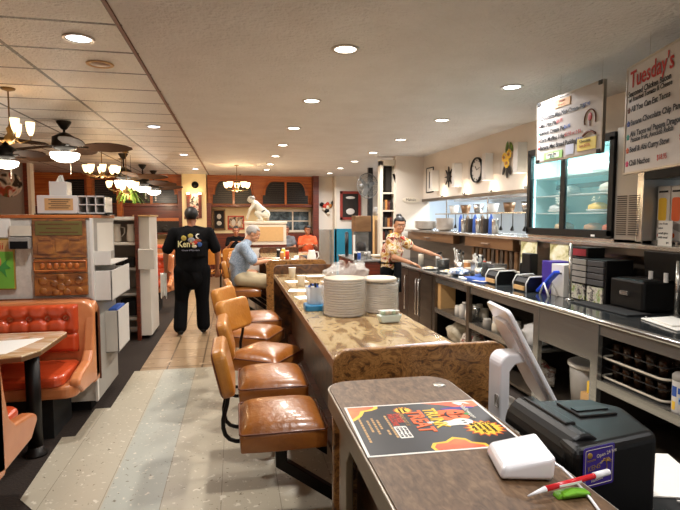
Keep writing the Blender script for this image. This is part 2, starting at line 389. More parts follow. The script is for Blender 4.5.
# right wall: lintel over the kitchen pass, the wall below its shelf, and the kitchen behind
RW = 3.5
struct('wall_right', M_wallpaint, RW, RW+.12, .9, 9.2, 1.95, SMOOTH_Z)
struct('wall_right', M_steeld, RW-.25, RW+.12, .9, 9.2, 0, 1.34)
struct('wall_right', M_wallpaint, RW, RW+.12, -2.2, 2.2, 1.34, SMOOTH_Z)
struct('wall_end', M_wallpaint, 2.95, 3.62, 9.2, 9.32, 0, SMOOTH_Z)
struct('trim_2', M_steeld, RW-.03, RW+.13, 2.2, 9.2, 1.905, 1.955)
struct('wall_kitchen', M_kitchenwall, 5.6, 5.7, -1, 14.4, 0, SMOOTH_Z)
struct('wall_kitchen', M_kitchenwall, 3.5, 5.7, 12.2, 12.3, 0, SMOOTH_Z)
struct('wall_kitchen', M_kitchenwall, 3.62, 5.7, -1.1, -1.0, 0, SMOOTH_Z)
struct('ceiling', M_kitchenwall, 3.62, 5.7, -1, 12.3, SMOOTH_Z-.06, SMOOTH_Z-.004)
area_lamp('kitchen_lamp', (4.5, 8.0, 2.6), .6, 330, (.86, .94, 1), size_y=6)
area_lamp('kitchen_lamp', (4.5, 3.0, 2.6), .6, 40, (.86, .94, 1), size_y=3)
# wall behind the server's station, with poster and blue wainscot
struct('wall_service', M_wallwhite, 2.75, 4.0, 13.9, 14.0, 0, SMOOTH_Z)
struct('trim_3', M_blue, 2.68, 3.28, 13.86, 13.9, 0, 1.3)
struct('wall_service', M_wallwhite, 2.28, 2.72, 14.2, 14.3, 0, SMOOTH_Z)
struct('trim_4', M_steelb, 2.27, 2.70, 14.17, 14.2, 0, 1.28)
struct('trim_5', M_cream, 2.70, 2.75, 13.86, 14.3, 0, SMOOTH_Z)
struct('trim_6', M_woodd, 2.12, 2.28, 14.0, 14.3, 0, SMOOTH_Z)
# dining end wall: wood fascia, windows, cream pier, panelling below
wf = MB().box(-5.0, -1.37, 14.3, 14.5, 1.93, TILE_Z).box(-.72, 2.12, 14.3, 14.5, 1.9, TILE_Z).build('trim_7', M_wood); wf['kind'] = 'structure'
def arch_pts(x0, x1, z0, z1):
    w_ = x1-x0; zs = z0+(z1-z0)*.42; ins = w_*.2; r = ins
    pts = [(x0, z0), (x1, z0), (x1, zs), (x1-ins*.25, zs)]
    cx, R = x1-ins*.25-ins, (z1-zs)
    for k in range(1, 9):
        a = PI/2*k/8; pts.append((x1-ins*.25-ins*.9*(1-math.cos(a)), zs+R*math.sin(a)))
    for k in range(8, 0, -1):
        a = PI/2*k/8; pts.append((x0+ins*.25+ins*.9*(1-math.cos(a)), zs+R*math.sin(a)))
    pts.append((x0+ins*.25, zs)); pts.append((x0, zs)); return pts
for i, (x0, x1) in enumerate(((-4.5, -2.98), (-2.84, -1.46), (-.62, .56), (.72, 2.05))):
    g = MB().prism(arch_pts(x0+.04, x1-.04, 1.98, 2.60), 14.27, 14.29, 'y').build('window_%d' % (i+1), M_nightglass); g['kind'] = 'structure'
    s = MB()
    for k in range(10):
        z = 2.0+k*.058; ins = 0 if z < 2.22 else (x1-x0)*(.1+.12*max(0, (z-2.25)/.35)**2)
        s.box(x0+.06+ins, x1-.06-ins, 14.235, 14.262, z, z+.012)
    s.build('window_blind', simple('blind_slat', '#4a3a30', .4), g)
    MB().box((x0+x1)/2-.03, (x0+x1)/2+.03, 14.21, 14.3, 1.95, 2.6).build('window_frame', M_wood, g)
    # raised arch moulding following the outline
    P = arch_pts(x0+.02, x1-.02, 1.96, 2.62)
    MB().tube([(p[0], 14.27, p[1]) for p in P], .028, 6, True).build('window_frame', M_wood, g)
    MB().box(x0-.05, x1+.05, 14.12, 14.3, 1.90, 1.96).build('window_sill', M_woodd, g, bevel=.008)
struct('trim_8', M_woodd, -5.0, -1.42, 14.2, 14.5, 1.60, 1.90)
struct('trim_9', M_wood, -5.0, -1.42, 14.15, 14.5, 1.52, 1.60)
struct('trim_10', M_tan, -3.3, -1.42, 14.05, 14.5, .3, 1.05)
struct('trim_11', M_woodd, -1.46, -1.36, 14.1, 14.5, 0, 2.3)
struct('trim_12', M_woodd, -.76, -.62, 14.1, 14.5, 0, 2.0)
struct('trim_13', M_woodd, -.62, 2.12, 14.3, 14.5, 0, 1.18)
struct('trim_14', M_creamwall, -1.36, -.74, 14.05, 14.5, 0, TILE_Z)
struct('wall_partition', M_gray, -5.0, -4.36, 12, 12.1, 0, TILE_Z)
struct('trim_15', M_woodd, -4.36, -4.28, 11.95, 12.15, 0, TILE_Z)
struct('trim_16', M_cream, -4.28, -4.22, 11.95, 12.15, 0, TILE_Z)
for x in (-3.6, -2.9): struct('trim_17', M_wood, x-.06, x+.06, 14.0, 14.3, 1.1, TILE_Z)

# ---------------------------------------------------------------- recessed lights
def downlight(x, y, z, label, group, glow, power, col, r=.085, lit=True):
    t = thing('recessed_light', label, 'ceiling light', (x, y, z), 0, group)
    MB().lathe([(r*.86, -.001), (r*.88, -.008), (r*1.12, -.008), (r*1.16, 0)], n=28).build('trim_ring', M_alu if lit else M_tan, t, smooth=True)
    MB().lathe([(0, -.010), (r*.6, -.008), (r*.87, -.003), (r*.87, .0)], n=28).build('lens', glow, t, smooth=True)
    if power:
        area_lamp('downlight_lamp', (x, y, z-.02), r*1.4, power, col, spread=math.radians(150))
    return t
for i, y in enumerate((3.49, 5.06, 6.62, 8.17, 9.64, 11.09, 12.35)):
    downlight(.755, y, SMOOTH_Z, ORD[i]+' round recessed light, counted from the pay counter, above the customer counter', 'downlights over the customer counter', M_downglow, DOWN_W, DOWN_WARM)
for i, y in enumerate((4.18, 5.73, 7.26, 8.78, 10.2, 11.65, 13.0)):
    downlight(2.4, y, SMOOTH_Z, ORD[i]+' round recessed light, counted from the whiteboards, above the service aisle', 'downlights over the service aisle', M_downcool if i == 0 else M_downglow, DOWN_W, DOWN_COOL)
for (x, y) in ((.755, 1.9), (.755, .3), (2.4, 1.0)):
    area_lamp('downlight_lamp', (x, y, SMOOTH_Z-.02), .12, DOWN_W*.6, DOWN_COOL, spread=math.radians(150))  # unseen lamps carrying both rows on past the view, added for illumination
for i, (x, y, k) in enumerate(((-.97, 3.65, 1), (-.98, 4.22, 0), (-.99, 6.9, 1), (-.9, 9.81, 1), (-.9, 12.6, 1))):
    downlight(x, y, TILE_Z, ('bluish lit recessed light in the tiled ceiling over the aisle entrance', 'unlit brown recessed fitting in the tiled ceiling',
              'small lit recessed light in the tiled ceiling over the second divider', 'small lit recessed light in the tiled ceiling past the black shirt',
              'smallest lit recessed light in the tiled ceiling beside the cream pier')[i], 'recessed lights in the tiled ceiling',
              M_downcool if k else M_bronze, DOWN_W*.7 if k else 0, DOWN_COOL if i == 0 else DOWN_WARM, lit=bool(k))

# ---------------------------------------------------------------- ceiling fans
M_bladewood = simple('dark_cane', '#4a3322', .75, 0, .25, 25, bump=.3, spec=.2)
def ceiling_fan(loc, label, a0, drop=.30):
    t = thing('ceiling_fan', label, 'ceiling fan', loc, a0, 'ceiling fans over the booths')
    MB().lathe([(.0, 0), (.085, 0), (.08, -.02), (.035, -.09), (.018, -.1)], n=20).build('canopy', M_blackmetal, t, smooth=True)
    MB().cone((0, 0, -.09), (0, 0, -drop), .014).build('downrod', M_blackmetal, t)
    z = -drop
    MB().lathe([(.02, z+.06), (.05, z+.05), (.10, z+.02), (.135, z-.0), (.14, z-.10), (.12, z-.14), (.06, z-.15), (.05, z-.18)], n=24).build('motor_housing', M_blackmetal, t, smooth=True)
    MB().lathe([(0, z-.30), (.08, z-.29), (.15, z-.25), (.165, z-.20), (.16, z-.185), (.05, z-.18)], n=24).build('light_bowl', M_fanglow, t, smooth=True)
    for k in range(5):
        a = 2*PI*k/5; R = Matrix.Rotation(a, 4, 'Z')
        b = MB()
        outline = []
        for (u, wd) in ((.20, .05), (.26, .085), (.36, .125), (.50, .14), (.60, .12), (.70, .08), (.76, .03)): outline.append((u, wd))
        pts = [(u, v_) for (u, v_) in outline] + [(u, -v_) for (u, v_) in reversed(outline)]
        Rt = R @ Matrix.Translation((0, 0, z-.10)) @ Matrix.Rotation(math.radians(-16), 4, 'X')
        b.prism(pts, -.005, .005, 'z', Rt); bl = b.build('blade', M_bladewood, t, smooth=False, bevel=.002)
        MB().box(.11, .26, -.015, .015, z-.115, z-.105, R).build('blade_bracket', M_blackmetal, bl)
    MB().cone((.06, 0, z-.17), (.06, 0, z-.42), .0025, n=6).ell((.06, 0, z-.43), .008, 8).build('pull_chain', M_alu, t, smooth=True)
    point_lamp('fan_lamp', (loc[0], loc[1], loc[2]+z-.40), 13, (1, .86, .68), .12)
    return t
ceiling_fan((-2.0, 6.77, TILE_Z), 'dark ceiling fan with lit bowl above the tissue box', .12, .19)
ceiling_fan((-3.28, 8.4, TILE_Z), 'dark ceiling fan with lit bowl in front of the round plate decoration', .7, .14)
ceiling_fan((-1.96, 9.9, TILE_Z), 'dark ceiling fan hanging between the first fan and the two small ones', .1)
ceiling_fan((-1.96, 11.85, TILE_Z), 'small dark ceiling fan, next to last of the row', .5)
ceiling_fan((-1.95, 13.3, TILE_Z), 'small dark ceiling fan, last of the row, before the end windows', .9)

# ---------------------------------------------------------------- chandeliers of tulip glasses
def chandelier(loc, label, n, r, top, power=14, cr=.05):
    t = thing('chandelier', label, 'chandelier', loc, 0, 'tulip glass chandeliers')
    MB().lathe([(0, top), (.06, top), (.055, top-.015), (.01, top-.03)], n=18).build('ceiling_rose', M_antique, t, smooth=True)
    MB().cone((0, 0, top-.02), (0, 0, .0), .007, n=8).build('chain', M_antique, t)
    MB().lathe([(0, -.10), (.03, -.08), (.05, -.04), (.02, 0), (.03, .04), (.0, .08)], n=16).build('hub', M_antique, t, smooth=True)
    for k in range(n):
        a = 2*PI*k/n+.3; ca, sa = math.cos(a), math.sin(a)
        arm = MB().tube([(.02*ca, .02*sa, -.04), (r*.5*ca, r*.5*sa, -.08), (r*ca, r*sa, -.05), (r*ca, r*sa, 0)], .006, 6).build('arm', M_antique, t, smooth=True)
        MB().lathe([(cr*.35, -.01), (cr*.75, .02), (cr, .07), (cr*1.1, .11), (cr*1.05, .11), (cr*.9, .07), (cr*.3, .01)], (r*ca, r*sa, 0), 14).build('glass_shade', M_lampglass, arm, smooth=True)
        MB().ell((r*ca, r*sa, .05), (cr*.5, cr*.5, cr*.8), 10).build('bulb', M_bulb, arm, smooth=True)
    point_lamp('chandelier_lamp', (loc[0], loc[1], loc[2]-.16), power, (1, .72, .42), .1)
    return t
chandelier((-2.16, 9.2, 2.36), 'many-armed glass chandelier above the white slotted box', 8, .24, TILE_Z-2.36, 16)
chandelier((-2.15, 10.7, 2.20), 'lower glass chandelier hanging behind the larger one, over the booths', 7, .26, TILE_Z-2.20, 16)
chandelier((.05, 11.5, 2.27), 'five-armed glass chandelier in front of the dark arched window by the white statue', 5, .24, TILE_Z-2.27, 42, .06)
chandelier((-1.86, 9.6, 2.10), 'small glass chandelier with ferns under it', 3, .13, TILE_Z-2.10, 10)
chandelier((-1.97, 5.15, 2.36), 'crystal hanging lamp nearest the camera with brass ceiling plate', 5, .16, TILE_Z-2.36, 14, .035)
t = thing('hanging_fern', 'green hanging fern basket under the small chandelier', 'plant', (-1.88, 10.12, 1.94))
MB().lathe([(.0, -.02), (.10, 0), (.13, .07), (.12, .07), (.0, .02)], n=16).build('basket', M_brown, t, smooth=True)
MB().cone((0, 0, .05), (0, 0, TILE_Z-1.94), .004, n=6).build('hanger', M_blackmetal, t)
f = MB()
for k in range(60):
    a = random.uniform(0, 2*PI); L = random.uniform(.15, .34); h = random.uniform(.02, .18)
    p = [V((0, 0, .06))]
    for q in range(1, 6):
        u = q/5; p.append(V((math.cos(a)*L*u, math.sin(a)*L*u, .06+h*math.sin(u*2.6)*1.1-.16*u*u)))
    for q in range(5):
        s_ = V((-math.sin(a), math.cos(a), 0))*.022*(1-abs(q-1.5)/5)
        vs = [f.bm.verts.new(x) for x in (p[q]-s_, p[q]+s_, p[q+1]+s_*.8, p[q+1]-s_*.8)]; f.bm.faces.new(vs)
f.build('fronds', M_leaf, t)

# ---------------------------------------------------------------- customer counters
def end_panel(x0, x1, y0, y1, z1, r, m, parent, z0=0):
    pts = [(x0, z0), (x1, z0), (x1, z1-r)] + [(x1-r+r*math.cos(a), z1-r+r*math.sin(a)) for a in [PI/2*k/8 for k in range(1, 9)]]
    pts += [(x0+r-r*math.sin(a), z1-r+r*math.cos(a)) for a in [PI/2*k/8 for k in range(0, 9)]]
    o = MB().prism(pts, y0, y1, 'y').build('end_panel', m, parent, bevel=.006); o['label'] = 'raised burl wood end panel'; return o
def customer_counter(y0, y1, label, far_panel=True):
    t = thing('dining_counter', label, 'counter', (0, 0, .012))
    x0, x1 = .465, 1.20
    s = MB().box(x0+.012, x1, y0+.03, y1-.02, .84, .885); s.build('countertop', M_marble, t)
    MB().box(x0, x0+.012, y0+.03, y1-.02, .835, .888).build('edge_strip', M_brown if False else M_bronze, t, bevel=.003)
    MB().box(x0+.22, x1-.02, y0+.04, y1-.04, .12, .84).build('body', M_burld, t)
    MB().box(x0+.17, x1-.02, y0+.05, y1-.05, 0, .12).build('plinth', M_brick, t)
    end_panel(x0-.05, x1+.06, y0, y0+.035, 1.005, .075, M_burl, t)
    if far_panel: end_panel(x0, x1+.06, y1-.035, y1, 1.0, .07, M_burld, t)
    return t
customer_counter(2.17, 6.42, 'long marbled dining counter with a burl wood end, carrying the bagged plates')
customer_counter(7.1, 10.4, 'second dining counter behind the first, where the grey-haired man sits')

# pay counter
t = thing('pay_counter', 'narrow brown laminate pay counter with the trunk or treat poster on top', 'counter', (0, 0, 0))
PZ = .95
MB().prism(rrect(.345, .828, .35, 1.95, .09, 8), PZ-.03, PZ).build('countertop', M_lam, t)
MB().prism(rrect(.338, .835, .343, 1.957, .094, 8), PZ-.075, PZ-.004).build('edge_band', M_lamedge, t, bevel=.004)
MB().tube([(p[0], p[1], PZ-.006) for p in rrect(.340, .833, .345, 1.955, .092, 8)], .0035, 6, True).build('metal_trim', M_alu, t, smooth=True)
MB().box(.39, .815, 1.86, 1.92, .0, PZ-.075).build('side_panel', M_burl, t, bevel=.01)
MB().box(.45, .815, .40, 1.86, 0, PZ-.075).build('body', M_burld, t)
MB().prism([(1.30, PZ-.075), (1.80, PZ-.075), (1.80, .02), (1.72, .02), (1.72, PZ-.22), (1.64, PZ-.13)], .375, .40, 'x').build('support_bracket', M_lamedge, t, bevel=.004)
MB().box(.385, .42, 1.80, 1.86, .0, PZ-.07).build('post', M_lamedge, t)
# lower till shelf to the side of it
t = thing('till_cabinet', 'low dark cabinet behind the pay counter that carries the receipt printer', 'cabinet', (0, 0, 0))
MB().box(.845, 1.45, .6, 1.98, .70, .745).build('top', M_blackm, t, bevel=.004)
MB().box(.87, 1.44, .62, 1.96, 0, .70).build('body', M_dark, t)
MB().box(.88, 1.25, 1.50, 1.78, .745, .752).build('mat', M_black, t)

# ---------------------------------------------------------------- bar stools
def make_stool():
    t = thing('bar_stool', '', 'bar stool', (0, 0, 0))
    s = MB(); n = 14; hx, hy = .215, .225; g = {}
    for i in range(n+1):
        for j in range(n+1):
            u = i/n*2-1; v = j/n*2-1
            k = (1-abs(u)**4)*(1-abs(v)**4)
            g[i, j] = s.bm.verts.new((hx*u*(1-.03*v*v), hy*v*(1-.03*u*u), (.562+.060*k**.5)))
    b2 = {}
    for i in range(n+1):
        for j in range(n+1):
            if i in (0, n) or j in (0, n):
                p = g[i, j].co; b2[i, j] = [s.bm.verts.new((p.x*1.012, p.y*1.012, .555)), s.bm.verts.new((p.x*1.0, p.y*1.0, .475))]
    for i in range(n):
        for j in range(n): s.bm.faces.new((g[i, j], g[i+1, j], g[i+1, j+1], g[i, j+1]))
    per = [(i, 0) for i in range(n)]+[(n, j) for j in range(n)]+[(i, n) for i in range(n, 0, -1)]+[(0, j) for j in range(n, 0, -1)]
    for a, b in zip(per, per[1:]+per[:1]):
        s.bm.faces.new((g[a], g[b], b2[b][0], b2[a][0])); s.bm.faces.new((b2[a][0], b2[b][0], b2[b][1], b2[a][1]))
    s.bm.faces.new([b2[a][1] for a in per])
    seat = s.build('seat', M_leathd, t, smooth=True, bevel=.014, seg=3)
    pip = []
    MB().tube([(g_[0], g_[1], .568) for g_ in rrect(-.214, .214, -.223, .223, .022, 4)], .0045, 6, True).build('piping', M_piping, seat, smooth=True)
    # back pad, leaning outwards
    L = Matrix.Translation((-.26, 0, .73)) @ Matrix.Rotation(math.radians(-13), 4, 'Y')
    pad = MB().prism(rrect(-.19, .19, 0, .245, .055, 6), -.036, .036, 'x', L).build('backrest', M_leather, t, smooth=False, bevel=.024, seg=4)
    for sx in (-.026,):
        MB().tube([L @ V((sx, p[0], p[1])) for p in rrect(-.183, .183, .007, .238, .05, 5)], .0045, 6, True).build('piping', M_piping, pad, smooth=True)
    for sy in (-.09, .09):
        MB().tube([(-.10, sy, .49), (-.18, sy, .485), (-.23, sy, .487), (-.262, sy, .500), (-.283, sy, .525), (-.292, sy, .56), (-.292, sy, .60), (-.283, sy, .64), (-.272, sy, .68), (-.262, sy, .76)], .011, 8).build('back_bracket', M_blackmetal, t, smooth=True)
    MB().box(-.15, .15, -.10, .10, .462, .478).build('seat_plate', M_blackmetal, t)
    MB().box(-.03, .03, -.03, .03, .36, .465).build('post', M_blackmetal, t, bevel=.004)
    a = math.radians(-42)
    MB().prism([(-.03, .30), (-.03, .37), (.03, .37), (.03, .325), (.36, .09), (.36, .02)], -.028, .028, 'y').build('support_arm', M_blackmetal, t, bevel=.004)
    return t
st = make_stool(); st.location = (.22, 2.62, 0)
SG = 'bar stools along the customer counters'
st['label'] = 'brown padded bar stool closest to the pay counter, whole seat in view'; st['group'] = SG
def stool_at(x, y, rz, label):
    o = copy_tree(st, (x, y, 0), rz, label, SG)
    for ch in kids(o):       # the arm stays square to the counter when the seat is turned
        if stem_(ch) in ('support_arm', 'post'): ch.rotation_euler = (0, 0, -rz)
    return o
def stem_(o): return o.name.split('.')[0]
stool_at(.22, 3.28, .0, 'second bar stool from the pay counter, square to the counter')
stool_at(.22, 3.88, math.radians(-34), 'third bar stool from the pay counter, backrest swivelled towards the aisle entrance')
stool_at(.16, 4.62, math.radians(-25), 'fourth bar stool from the pay counter, tan backrest beside the bag carrier')
stool_at(.22, 5.32, .1, 'fifth bar stool from the pay counter, in front of the aisle gap')
stool_at(.14, 7.52, 0, 'bar stool under the grey-haired man in the polo shirt')
stool_at(.22, 8.35, .1, 'empty bar stool just past the grey-haired man')
stool_at(.22, 9.05, 0, 'empty bar stool, next to last along the second counter')
stool_at(.22, 9.75, 0, 'empty bar stool, last along the second counter')

# ---------------------------------------------------------------- booths, table, dividers on the dining side
def booth(name_label, x0, x1, yb, face, loc_z=0, depth=.48, tuft=True):
    """back at y = yb (rear face), seat towards face (+1 / -1 in y); right end panel at x1"""
    t = thing('dining_booth', name_label, 'booth', (0, yb, 0), 0, 'upholstered booths')
    f = face
    def yy(a, b): return (a*f, b*f) if f > 0 else (b*f, a*f)
    # shell: back frame
    pts = [(x0, .30), (x1, .30), (x1, .86)] + [(x1-.10+.10*math.cos(a), .86+.10*math.sin(a)) for a in [PI/2*k/8 for k in range(1, 9)]] + [(x0, .96)]
    MB().prism(pts, *yy(0, .13), 'y').build('shell', M_vtrim, t, bevel=.025, seg=3)
    MB().tube([(p[0], yy(0, .02)[0] if f > 0 else 0, p[1]) for p in pts[1:-1]]+[(x0, 0, .96)], .009, 6).build('piping', M_piping, t, smooth=True)
    # tufted back cushion: a grid surface with buttons
    xa, xb, za, zb = x0, x1-.115, .565, .935
    s = MB(); nx, nz = int((xb-xa)/.012), 30; G = {}
    for i in range(nx+1):
        for j in range(nz+1):
            x = xa+(xb-xa)*i/nx; z = za+(zb-za)*j/nz
            e = min(1, (xb-x)/.03, (zb-z)/.03, (z-za)/.03); h = .045*math.sqrt(max(0, 1-(1-max(0, e))**2))
            if tuft:
                bx = (x-xb+.09) % .13; zc = .830
                dx = min(bx, .13-bx); dz = abs(z-zc); d = math.hypot(dx, dz)
                if xb-x > .05: h -= .040*math.exp(-(d/.026)**2) + .018*math.exp(-(dx/.016)**2)*math.exp(-(dz/.10)**2) + .020*math.exp(-(dz/.016)**2)
                h -= .022*math.exp(-((z-.715)/.012)**2)
            G[i, j] = s.bm.verts.new((x, f*(.13+h), z))
    for i in range(nx):
        for j in range(nz): s.bm.faces.new((G[i, j], G[i+1, j], G[i+1, j+1], G[i, j+1]))
    cu = s.build('back_cushion', M_vinyl, t, smooth=True)
    if tuft:
        b = MB(); k = 0; x = xb-.09
        while x > xa:
            b.ell((x, f*(.13+.010), .830), (.010, .006, .010), 8); x -= .13
        b.build('button', M_vinyl, cu, smooth=True)
    # seat cushion
    MB().prism(rrect(x0, x1-.10, *(yy(.12, .12+depth)), .07, 6), .42, .505).build('seat_cushion', M_vinyl, t, bevel=.03, seg=3, smooth=False)
    # curved seat apron and end wing
    MB().prism(rrect(x0-.2, x1-.02, *(yy(0, .13+depth-.03)), .09, 6), .33, .43).build('seat_base', M_vtrim, t, bevel=.03, seg=3)
    prof = [(0, .34), (0, .90), (.05*f, .955), (.11*f, .93), (.15*f, .72), (.19*f, .58), (.26*f, .52), (.48*f, .49), (.55*f, .46), (.56*f, .42), (.46*f, .34), (.1*f, .32)]
    MB().prism(prof, x1-.075, x1, 'x').build('end_wing', M_vtrim, t, bevel=.022, seg=3)
    MB().box(x0, x1-.22, *yy(.02, depth-.05), 0, .34).build('plinth', M_blackm, t)
    return t
booth('tufted red-orange booth seat below the carved wooden plaques', -3.4, -1.09, 4.38, -1)
booth('red-orange booth seat cut off by the frame, this side of the table', -3.0, -1.15, 2.66, 1)
booth('red-orange booth seen in the gap past the second divider', -3.2, -1.08, 9.6, -1)
booth('red booth against the end wall, behind the bag carrier', -3.2, -1.2, 13.2, -1)
booth('red booth seat facing the end wall one row nearer', -3.2, -1.2, 11.2, 1)

t = thing('booth_table', 'wood-grain booth table with cut corners on a black post', 'table', (-1.345, 3.70, 0))
top = [(-1.7, -.37), (-.30, -.37), (.04, -.27), (.10, -.13), (.10, .40), (.06, .44), (-1.7, .44)]
M_ttop = noisy('table_laminate', [(.3, '#a8814e'), (.45, '#cfb287'), (.6, '#e6dcc6'), (.75, '#bb9a68')], 3, 5, 1.2, rough=.18, coat=.5, stretch=(1, 3, 1))
MB().prism(top, .715, .75).build('tabletop', M_ttop, t, bevel=.004)
MB().prism([(x*1.004, y*1.004) for x, y in top], .712, .742).build('edge_band', M_bronze, t, bevel=.003)
MB().cone((0, 0, .01), (0, 0, .715), .045, n=20).build('post', M_blackmetal, t, smooth=True)
MB().lathe([(.075, 0), (.075, .012), (.05, .03), (.045, .06)], n=20).build('foot', M_blackmetal, t, smooth=True)
t = tag(MB().prism([(-.52, -.32), (-.10, -.20), (-.02, .22), (-.48, .14)], 0, .002).build('placemat', M_paper, loc=(-1.32, 3.70, .7505)), 'white printed paper placemat lying on the booth table', 'placemat')
tag(MB().lathe([(0, 0), (.014, 0), (.014, .02), (0, .024)], n=12).build('sauce_lid', M_black, loc=(-1.72, 3.50, .7535), smooth=True), 'tiny black lid on the booth table placemat', 'lid')

# first divider with pockets, notices and plaques
t = thing('divider_cabinet', 'pale speckled divider cabinet with carved plaques on it, behind the near booth', 'divider', (0, 0, 0))
MB().box(-4.6, -1.13, 4.42, 5.15, .10, 1.60).build('body', M_divider, t, bevel=.004)
MB().box(-4.62, -1.115, 4.405, 5.165, 1.60, 1.625).build('top_cap', M_wood, t, bevel=.004)
MB().box(-4.5, -1.2, 4.5, 5.1, 0, .10).build('plinth', M_blackm, t)
MB().box(-1.14, -1.122, 4.405, 4.45, .10, 1.60).build('corner_trim', M_white, t)
MB().box(-1.135, -1.118, 4.55, 5.10, 1.30, 1.56).build('side_board', M_wallwhite, t)
MB().box(-1.135, -1.123, 4.45, 5.15, .10, 1.60).build('side_facing', M_gray, t)
def pocket(y0, y1, z0, z1, w=.13):
    s = MB()
    s.box(0, w, 0, .012, 0, z1-z0).box(0, w, y1-y0-.012, y1-y0, 0, z1-z0-.02).box(w-.012, w, 0, y1-y0, 0, z1-z0).box(0, w, 0, y1-y0, 0, .012)
    return s.build('wall_pocket', M_whitem, t, loc=(-1.125, y0, z0), bevel=.003)
pocket(4.44, 5.15, .92, 1.17); pocket(4.72, 5.18, .42, .79, .11)
s = MB().box(-1.123, -1.0, 4.44, 4.452, 1.22, 1.33).box(-1.123, -1.0, 4.45, 5.12, 1.215, 1.225).build('side_ledge', M_whitem, t)
tag(Box('menu_folder', M_inkblue, None, -1.11, -1.035, 4.78, 5.10, .60, .80, bevel=.01), 'dark blue folders in the lower side pocket of the divider', 'folders')
def plaque(z0, z1, label, inset, brass=False):
    o = thing('carved_plaque', label, 'plaque', (-1.36, 4.405, (z0+z1)/2), 0, 'wooden plaques on the divider')
    h = (z1-z0)/2; w_ = .195
    MB().box(-w_, w_, -.02, .012, -h, h).build('board', M_plaque, o, bevel=.006)
    if brass:
        MB().box(-.17, .17, -.026, -.018, h-.13, h-.02).build('brass_plate', M_brass, o, bevel=.002)
        for k, (s_, x) in enumerate(((.9, -.15), (.6, -.09), (.8, -.14))):
            MB().box(x, -x, -.028, -.025, h-.047-k*.032, h-.04-k*.032).build('engraved_line', M_piping, o)
    if inset == 'panels':
        for (x0, x1, a, b) in ((-.15, -.06, h-.17, h-.14), (.06, .15, h-.17, h-.14), (-.16, -.05, -h+.03, h-.19), (-.03, .07, -h+.05, h-.16), (.09, .17, -h+.03, h-.19)):
            MB().box(x0, x1, -.027, -.018, a, b).build('relief', M_wood if a > 0 else M_plaque, o, bevel=.003)
    if inset == 'frame':
        MB().tube([(p[0], -.022, p[1]) for p in rrect(-.19, .19, -h+.02, h-.02, .01, 2)], .006, 6, True).build('relief', M_wood, o, smooth=True)
        for x in (-.13, -.08, -.03, .02, .07, .12): MB().ell((x, -.022, 0), (.02, .008, .025), 8).build('relief', M_wood, o, smooth=True)
    if inset == 'coat':
        for (x, z, r) in ((0, .06, .03), (-.05, .01, .03), (.05, .01, .03), (0, -.02, .035), (-.04, -.06, .03), (.04, -.06, .03), (-.13, .03, .035), (.13, .03, .035), (-.13, -.05, .03), (.13, -.05, .03)):
            MB().ell((x, -.022, z), (r, .009, r*.9), 10).build('relief', M_plaque, o, smooth=True)
    return o
plaque(1.285, 1.595, 'upper carved wooden plaque with a brass plate on the divider', 'panels', True)
plaque(1.165, 1.28, 'narrow middle wooden plaque with framed relief on the divider', 'frame')
plaque(.985, 1.16, 'lower dark carved wooden plaque just above the booth back', 'coat')
# notices
def notice(name, label, cat, x0, x1, z0, z1, y, m, lines=None, frame=None):
    o = thing(name, label, cat, ((x0+x1)/2, y, (z0+z1)/2))
    w_, h = (x1-x0)/2, (z1-z0)/2
    MB().box(-w_, w_, 0, .006, -h, h).build('sheet', m, o)
    if frame is not None:
        MB().box(-w_-.012, w_+.012, .004, .012, -h-.012, h+.012).build('frame', frame, o, bevel=.003)
    for (s_, z, sz, mm) in (lines or []):
        text(s_, sz, frameM((0, -.001, z), (1, 0, 0), (0, 0, 1)), mm, o, align='CENTER')
    return o
notice('paper_notice', 'white printed notice taped to the divider above the green poster', 'notice', -1.90, -1.715, 1.45, 1.60, 4.41, M_paper)
o = thing('menu_poster', 'small framed green poster with red lettering above the booth back', 'poster', (-1.80, 4.40, 1.24))
MB().box(-.11, .11, 0, .015, -.20, .20).build('frame', M_gold, o, bevel=.004)
MB().box(-.10, .10, -.004, .002, -.19, .19).build('sheet', simple('lime_print', '#6fae3c', .5), o)
MB().box(-.10, .10, -.006, -.003, .10, .19).build('header', M_tan, o)
text('waii', .075, frameM((-.02, -.008, .14), (1, 0, 0), (0, 0, 1)), M_red, o, align='CENTER')
MB().ell((-.03, -.004, .02), (.05, .006, .07), 10).ell((-.05, -.004, -.06), (.05, .006, .06), 10).build('picture', M_brown, o, smooth=True)
MB().prism([(.0, -.02), (.06, .04), (.05, .0), (.08, -.03), (.04, -.04), (.05, -.10), (.01, -.05), (-.02, -.08)], -.007, -.003, 'y').build('picture', M_green, o)
o = thing('leaflet_holder', 'grey leaflet holder on the divider beside the carved plaques', 'leaflet holder', (-1.625, 4.40, 1.43))
MB().box(-.085, .06, -.05, .01, -.07, .02).build('tray', M_gray, o, bevel=.004)
MB().box(-.09, .065, -.01, .01, .03, .11).build('header', M_cream, o)
MB().box(-.075, .05, -.052, -.048, -.068, -.01).build('tray_front', M_black, o)

